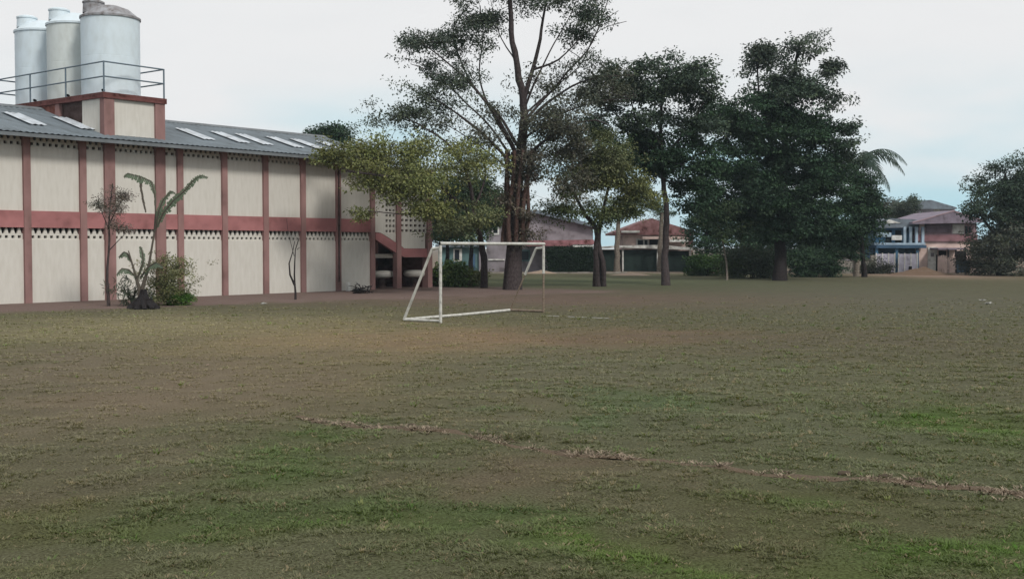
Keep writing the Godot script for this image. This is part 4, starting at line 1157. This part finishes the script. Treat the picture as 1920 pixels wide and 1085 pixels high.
func build_small() -> void:
	rng.seed = 12
	# banana plant
	var at := Vector3(-13.138, 0, -41.6)
	var p := thing("banana_plant", "ragged banana plant with tall torn leaves before the school wall", "plant", at)
	var gm := mat(rgb(88, 100, 84), 0.7); gm.backlight_enabled = true; gm.backlight = Color(0.2, 0.25, 0.12); gm.cull_mode = BaseMaterial3D.CULL_DISABLED
	var dm := mat(rgb(84, 78, 70), 0.8); dm.cull_mode = BaseMaterial3D.CULL_DISABLED
	var L := func(v): return v - at
	var D := -at.z
	obj("stem", tube_mesh([Vector3(0.05, 0, 0), L.call(Vector3(-13.139, 0.496, -41.5)), L.call(Vector3(-12.864, 1.403, -41.5)), L.call(Vector3(-12.663, 2.533, -41.5))], [0.13, 0.09, 0.05, 0.035], 8, 0.2), dm, p)
	obj("stem", tube_mesh([Vector3(-0.05, 0, 0), L.call(Vector3(-13.213, 0.648, -41.5)), L.call(Vector3(-13.426, 1.306, -41.6)), L.call(Vector3(-13.607, 1.968, -41.6))], [0.1, 0.07, 0.04, 0.02], 8, 0.2), dm, p)
	var leaves := [
		[[Vector3(-12.643, 2.627, -41.5), Vector3(-12.305, 3.283, -41.4), Vector3(-11.896, 3.747, -41.3), Vector3(-11.49, 4.06, -41.2), Vector3(-11.142, 4.427, -41.1), Vector3(-10.879, 4.595, -41.1), Vector3(-10.638, 4.52, -41.1)], [0.04, 0.2, 0.26, 0.16, 0.15, 0.12, 0.05], 0.3, gm],
		[[Vector3(-12.663, 2.533, -41.5), Vector3(-12.629, 3.288, -41.6), Vector3(-12.671, 3.952, -41.7), Vector3(-12.798, 4.424, -41.7), Vector3(-13.193, 4.593, -41.7), Vector3(-13.645, 4.706, -41.7), Vector3(-13.76, 4.574, -41.7)], [0.02, 0.03, 0.08, 0.16, 0.22, 0.14, 0.05], 0.7, gm],
		[[Vector3(-13.194, 4.556, -41.7), Vector3(-13.16, 4.141, -41.7), Vector3(-13.089, 3.763, -41.7), Vector3(-12.999, 3.329, -41.7)], [0.08, 0.07, 0.07, 0.04], 0.5, dm],
		[[Vector3(-12.624, 2.721, -41.5), Vector3(-12.424, 3.373, -41.3), Vector3(-12.27, 3.747, -41.3), Vector3(-11.986, 4.065, -41.3), Vector3(-11.837, 3.99, -41.3)], [0.03, 0.14, 0.14, 0.1, 0.04], 0.5, gm],
		[[Vector3(-13.517, 1.59, -41.6), Vector3(-13.679, 1.873, -41.7), Vector3(-13.792, 1.93, -41.7), Vector3(-14.017, 1.739, -41.8)], [0.06, 0.16, 0.14, 0.06], 0.8, gm],
		[[Vector3(-13.246, 1.025, -41.5), Vector3(-13.019, 1.592, -41.4), Vector3(-13.053, 1.931, -41.4), Vector3(-13.126, 2.119, -41.4)], [0.05, 0.12, 0.14, 0.05], 0.3, gm],
		[[Vector3(-13.284, 1.025, -41.5), Vector3(-13.517, 1.312, -41.3), Vector3(-13.742, 1.35, -41.3), Vector3(-13.898, 1.127, -41.2)], [0.05, 0.14, 0.14, 0.05], 0.9, gm],
		[[Vector3(-13.171, 1.025, -41.5), Vector3(-12.802, 1.406, -41.3), Vector3(-12.538, 1.556, -41.3), Vector3(-12.266, 1.408, -41.2)], [0.05, 0.14, 0.16, 0.06], 0.9, gm]]
	for l in leaves:
		var st := new_st()
		var q := []
		for v in l[0]: q.append(v - at)
		ribbon(st, q, l[1], l[2])
		var leaf := obj("leaf", done(st), l[3], p)
		var rr := []
		for i in q.size(): rr.append(lerpf(0.03, 0.008, float(i) / q.size()))
		obj("midrib", tube_mesh(q, rr, 5), dm, leaf)
	# charred stump mound at its foot
	var sm := new_st()
	var prof := [Vector2(-0.5, -0.04), Vector2(0.58, -0.04), Vector2(0.55, 0.1), Vector2(0.3, 0.24), Vector2(0.1, 0.42), Vector2(0.06, 0.62), Vector2(-0.12, 0.64), Vector2(-0.16, 0.44), Vector2(-0.36, 0.2)]
	for k in 10:
		var a := TAU * k / 10.0
		var ht := 0.62 + 0.12 * sin(k * 2.3)
		tube(sm, [Vector3(cos(a) * 0.5, -0.03, sin(a) * 0.4), Vector3(cos(a) * 0.28, 0.14, sin(a) * 0.22), Vector3(cos(a) * 0.12, 0.34, sin(a) * 0.1), Vector3(cos(a) * 0.06, ht * 0.9, sin(a) * 0.06)], [0.11, 0.13, 0.10, 0.05], 7, 0.4)
	var so := obj("stump_mound", sm.commit(), M.dark, self)
	so.position = Vector3(-12.536, 0, -39.804)
	tag(so, "dark charred stump mound at the foot of the banana plant", "stump")
	# shrub right of it
	bush("light green loose shrub growing against the banana plant", Vector3(-12.377, 0, -42.365), Vector3(0.802, 0.878, 0.8), 100, 5, Color(0.16, 0.165, 0.085), leaf_fine, M.leaf, 71, 0.55)
	bush("fresh bright green low bush at the loose shrub's foot", Vector3(-11.991, 0, -42.365), Vector3(0.382, 0.248, 0.4), 30, 8, Color(0.075, 0.15, 0.035), leaf_fine, M.leaf, 72, 0.5)
	bush("grey green strappy clump round the banana plant stems", Vector3(-13.563, 0, -41.979), Vector3(0.42, 0.611, 0.5), 20, 3, Color(0.075, 0.09, 0.065), leaf_blade, M.leaf, 76, 0.6)
	# dry slender tree
	var tb := Vector3(-14.331, 0, -41.6)
	tree("dry_slender_tree", "slender dry brownish tree before a pillar left of the banana plant", "", tb, [
		[[tb, Vector3(-14.494, 1.012, -42), Vector3(-14.42, 2.348, -42), Vector3(-14.389, 3.3, -42), Vector3(-14.281, 4.345, -42)], 0.06, 0.02],
		[[Vector3(-14.416, 2.729, -42), Vector3(-14.674, 3.395, -42), Vector3(-14.823, 3.68, -42)], 0.025, 0.01],
		[[Vector3(-14.394, 2.919, -42), Vector3(-14.004, 3.68, -42), Vector3(-13.792, 3.87, -42)], 0.025, 0.01],
		[[Vector3(-14.444, 1.967, -42), Vector3(-14.077, 2.348, -42), Vector3(-13.884, 2.538, -42)], 0.02, 0.01]],
		[
		[Vector3(-14.324, 3.965, -42), Vector3(0.382, 0.611, 0.4), 10, 3, 0.3, Color(0.17, 0.145, 0.13)],
		[Vector3(-14.523, 3.262, -42), Vector3(0.496, 0.496, 0.5), 15, 4, 0.3, Color(0.17, 0.145, 0.13)],
		[Vector3(-13.945, 3.775, -42), Vector3(0.344, 0.535, 0.4), 14, 3, 0.25, Color(0.17, 0.145, 0.13)],
		[Vector3(-14.767, 3.585, -42), Vector3(0.172, 0.115, 0.3), 4, 3, 0.2, Color(0.06, 0.07, 0.05)],
		[Vector3(-13.995, 2.824, -42), Vector3(0.42, 0.191, 0.4), 9, 4, 0.25, Color(0.17, 0.145, 0.13)]], leaf_fine, M.bark_main, M.leaf, 73, 0.45)
	# bare sapling
	var sb := Vector3(-8.639, 0, -46.652)
	tree("bare_sapling", "bare forked sapling standing on the dirt before the school wall", "", sb, [
		[[sb, Vector3(-8.813, 0.654, -47.5), Vector3(-8.807, 1.518, -47.5), Vector3(-8.76, 2.165, -47.5), Vector3(-8.628, 2.445, -47.5)], 0.05, 0.018],
		[[Vector3(-8.814, 0.546, -47.5), Vector3(-8.965, 0.98, -47.4), Vector3(-9.004, 1.519, -47.4), Vector3(-8.85, 1.949, -47.4), Vector3(-8.783, 2.337, -47.4)], 0.045, 0.014],
		[[Vector3(-8.827, 1.733, -47.5), Vector3(-9.037, 2.596, -47.5), Vector3(-9.119, 3.242, -47.5)], 0.012, 0.006],
		[[Vector3(-8.718, 1.992, -47.5), Vector3(-8.588, 2.1, -47.5)], 0.014, 0.008]],
		[], leaf_fine, M.bark_dark, M.leaf, 74)
	# twig heap at the wall foot
	var th := new_st()
	rng.seed = 9
	for k in 60:
		var q := Vector3(rng.randfn() * 0.22, absf(rng.randfn()) * 0.14 + 0.02, rng.randfn() * 0.15)
		var dq := Vector3(rng.randfn(), rng.randfn() * 0.5, rng.randfn()).normalized() * 0.22
		tube(th, [q - dq, q + dq * 0.2 + Vector3(0, 0.03, 0), q + dq], [0.018, 0.016, 0.008], 5)
	var to := obj("twig_heap", th.commit(), M.dark, self)
	to.position = Vector3(-6.86, 0, -53.097)
	tag(to, "small dark heap of dry twigs at the foot of school wall", "heap")
	# concrete tables under the stair bay
	var tabs := [Vector3(-6.659, -0.136, -60), Vector3(-5.091, -0.192, -61.5), Vector3(-4.188, -0.122, -63.5)]
	var tl := ["pale rounded concrete table under the slanted stair parapet", "pale rounded concrete table under the landing beside the stair pillar", "pale rounded concrete table just outside the staircase's end pillar"]
	for k in 3:
		var o := thing("concrete_table", tl[k], "table", tabs[k] * Vector3(1, 0, 1), 0.0, "concrete tables at the staircase")
		obj("table_top", lathe_mesh([Vector2(0, 0.52), Vector2(0.35, 0.52), Vector2(0.58, 0.60), Vector2(0.62, 0.72), Vector2(0.56, 0.86), Vector2(0.3, 0.9), Vector2(0, 0.9)], 24), M.cream, o)
		obj("pedestal", lathe_mesh([Vector2(0.3, 0.0), Vector2(0.2, 0.08), Vector2(0.18, 0.52)], 16), M.dark_wall, o)
	# litter
	var lit := [[Vector3(-9.067, 0, -42.758), "white crumpled scrap lying on the dirt before the school", 0.12], [Vector3(17.557, 0, -43.158), "white crumpled scrap lying on the far right of the field", 0.13], [Vector3(18.351, 0, -45.726), "smaller whitish scrap lying behind the bigger one on the right", 0.09], [Vector3(-5.366, 0, -20.576), "pale crumpled scrap lying on the dry brown turf", 0.05]]
	for k in lit.size():
		rng.seed = 300 + k
		var st := new_st()
		var c := Vector3.ZERO
		for q in 14:
			var a: Vector3 = Vector3(rng.randfn(), absf(rng.randfn()) * 0.6, rng.randfn()) * lit[k][2] * 0.55
			var b: Vector3 = Vector3(rng.randfn(), absf(rng.randfn()) * 0.6, rng.randfn()) * lit[k][2] * 0.55
			var d: Vector3 = Vector3(rng.randfn(), absf(rng.randfn()) * 0.5, rng.randfn()) * lit[k][2] * 0.55
			tri(st, a, b, d)
		var o := obj("litter_scrap", done(st), M.sand if k == 3 else M.white, self)
		o.position = lit[k][0] + Vector3(0, ground_height(lit[k][0].x, -lit[k][0].z) + 0.01, 0)
		tag(o, lit[k][1], "litter", "scraps of litter on the field")

# ---------------------------------------------------------------- turf
func build_grass() -> void:
	rng.seed = 1234
	var st := new_st()
	for k in 9:
		var a := rng.randf() * TAU
		var o := Vector3(cos(a), 0, sin(a)) * rng.randf() * 0.045
		var lean := Vector3(cos(a), 0, sin(a)) * rng.randf_range(0.01, 0.045)
		var hgt := rng.randf_range(0.025, 0.06)
		var sd := Vector3(-sin(a), 0, cos(a)) * 0.0035
		var p1 := o + Vector3(0, hgt * 0.6, 0) + lean * 0.4
		var p2 := o + Vector3(0, hgt, 0) + lean
		for v in [o - sd, o + sd, p1 + sd * 0.8, o - sd, p1 + sd * 0.8, p1 - sd * 0.8, p1 - sd * 0.8, p1 + sd * 0.8, p2]:
			st.set_smooth_group(-1); st.add_vertex(v)
	st.generate_normals()
	var tuft := st.commit()
	var xf := []; var cols := []
	if true:
		for k in 150000:
			var d := 4.0 * pow(66.0 / 4.0, rng.randf())
			var x := rng.randf_range(-1.0, 1.0) * (0.52 * d + 2.0)
			var rd := rut_distance(x, d) if d > 8.0 and d < 16.0 else 9.0
			if rd < 0.10 and rng.randf() < 0.85: continue
			if rng.randf() < smoothstep(20.0, 52.0, d): continue
			if d > 30.0 and rng.randf() < dirt(x, d) * 0.92: continue
			var c := field_color(x, d)
			var dry := clampf((c.r / maxf(c.g, 0.001) - 0.88) * 3.0, 0.0, 1.0)
			var cl := fine.get_noise_2d(x * 1.5, d * 1.5)
			if rng.randf() < dry * 0.45 - cl * 0.5: continue
			var v := rng.randf_range(1.1, 1.4) * GAIN
			var g := Color(c.r * v, c.g * v, c.b * v)
			if rng.randf() < 0.10: g = Color(0.26, 0.22, 0.14) * rng.randf_range(0.7, 1.1)
			var s: float = pow(d / 7.0, 0.6) * rng.randf_range(0.7, 1.2) * (1.0 - 0.35 * dry) * (1.0 + cl * 0.5)
			if rng.randf() < 0.012: s *= 1.5; g = Color(g.r * 0.8, g.g * 1.05, g.b * 0.7)
			var bs := Basis(Vector3.UP, rng.randf() * TAU).scaled(Vector3(s, s * rng.randf_range(0.2, 0.42), s))
			xf.append(Transform3D(bs, Vector3(x, ground_height(x, d) - 0.004, -d)))
			cols.append(g)
	print("tufts ", xf.size(), " sprays ", sprays)
	var g := multi("field_grass", tuft, M.grass, xf, cols, self)
	tag(g, "short patchy grass blades covering the playing field", "grass", "", "stuff")
	# the worn line itself: a thin uneven strip of bare soil
	var ts := new_st()
	var crv := Curve3D.new()
	for q in RUT: crv.add_point(q)
	var steps := int(crv.get_baked_length() / 0.12)
	var last := []
	for i in steps + 1:
		var q := crv.sample_baked(i * 0.12)
		var ah := crv.sample_baked(minf(i * 0.12 + 0.1, crv.get_baked_length())) - crv.sample_baked(maxf(i * 0.12 - 0.1, 0.0))
		var sd := ah.cross(Vector3.UP).normalized()
		q += sd * noise.get_noise_2d(q.x * 22.0, q.z * 22.0) * 0.16
		var wl := 0.05 + 0.10 * absf(noise.get_noise_2d(i * 9.0, 4.0)) + rng.randf() * 0.03
		var wr := 0.05 + 0.10 * absf(noise.get_noise_2d(i * 9.0, 90.0)) + rng.randf() * 0.03
		var row := []
		for e in [-wl, -wl * 0.3, wr * 0.4, wr]:
			var p: Vector3 = q + sd * e
			p.y = ground_height(p.x, -p.z) + (0.002 if absf(e) < maxf(wl, wr) * 0.5 else -0.008) + 0.008
			row.append(p)
		if last.size():
			for k in 3: quad(ts, last[k], row[k], row[k + 1], last[k + 1])
		last = row
	var track := obj("worn_track", done(ts), M.track, self)
	tag(track, "thin worn line of bare soil across the field", "track", "", "structure")
	# dry straw along the worn line; dark clods added for its ledge shadow
	xf = []; cols = []
	var cx := []; var cc := []
	for i in RUT.size() - 1:
		var a: Vector3 = RUT[i]; var b2: Vector3 = RUT[i + 1]
		var n := int(a.distance_to(b2) * (75.0 if i < 8 else 45.0))
		for k in n:
			var q := a.lerp(b2, rng.randf())
			var gap := fine.get_noise_2d(q.x * 1.2, q.z * 1.2)
			if gap < -0.25 or rng.randf() < 0.15 - gap: continue
			q += Vector3(rng.randfn() * 0.05, 0, rng.randfn() * 0.10)
			q.y = ground_height(q.x, -q.z)
			var s := rng.randf_range(0.8, 1.5)
			xf.append(Transform3D(Basis(Vector3.UP, rng.randf() * TAU).scaled(Vector3(s * 1.3, s * 0.45, s * 1.3)), q))
			cols.append(Color(0.27, 0.22, 0.165) * rng.randf_range(0.6, 1.15))
			if k % 26 == 0:
				var q2 := q + Vector3(rng.randfn() * 0.04, 0, -0.10 + rng.randfn() * 0.02)
				cx.append(Transform3D(Basis.from_euler(Vector3(rng.randf(), rng.randf() * TAU, rng.randf())).scaled(Vector3(1.6, 0.7, 0.8) * rng.randf_range(0.5, 1.3)), q2))
				cc.append(Color(0.10, 0.08, 0.06) * rng.randf_range(0.6, 1.2))
	var sw := multi("dry_straw", tuft, M.straw, xf, cols, self)
	tag(sw, "pale dry straw scattered along the worn line across the field", "straw", "", "stuff")
	var sp := SphereMesh.new()
	sp.radius = 0.035; sp.height = 0.07; sp.radial_segments = 7; sp.rings = 4
	var cl2 := multi("shadow_clods", sp, M.straw, cx, cc, self)
	tag(cl2, "small dark soil clods added for a ledge shadow along the worn line", "soil", "", "stuff")
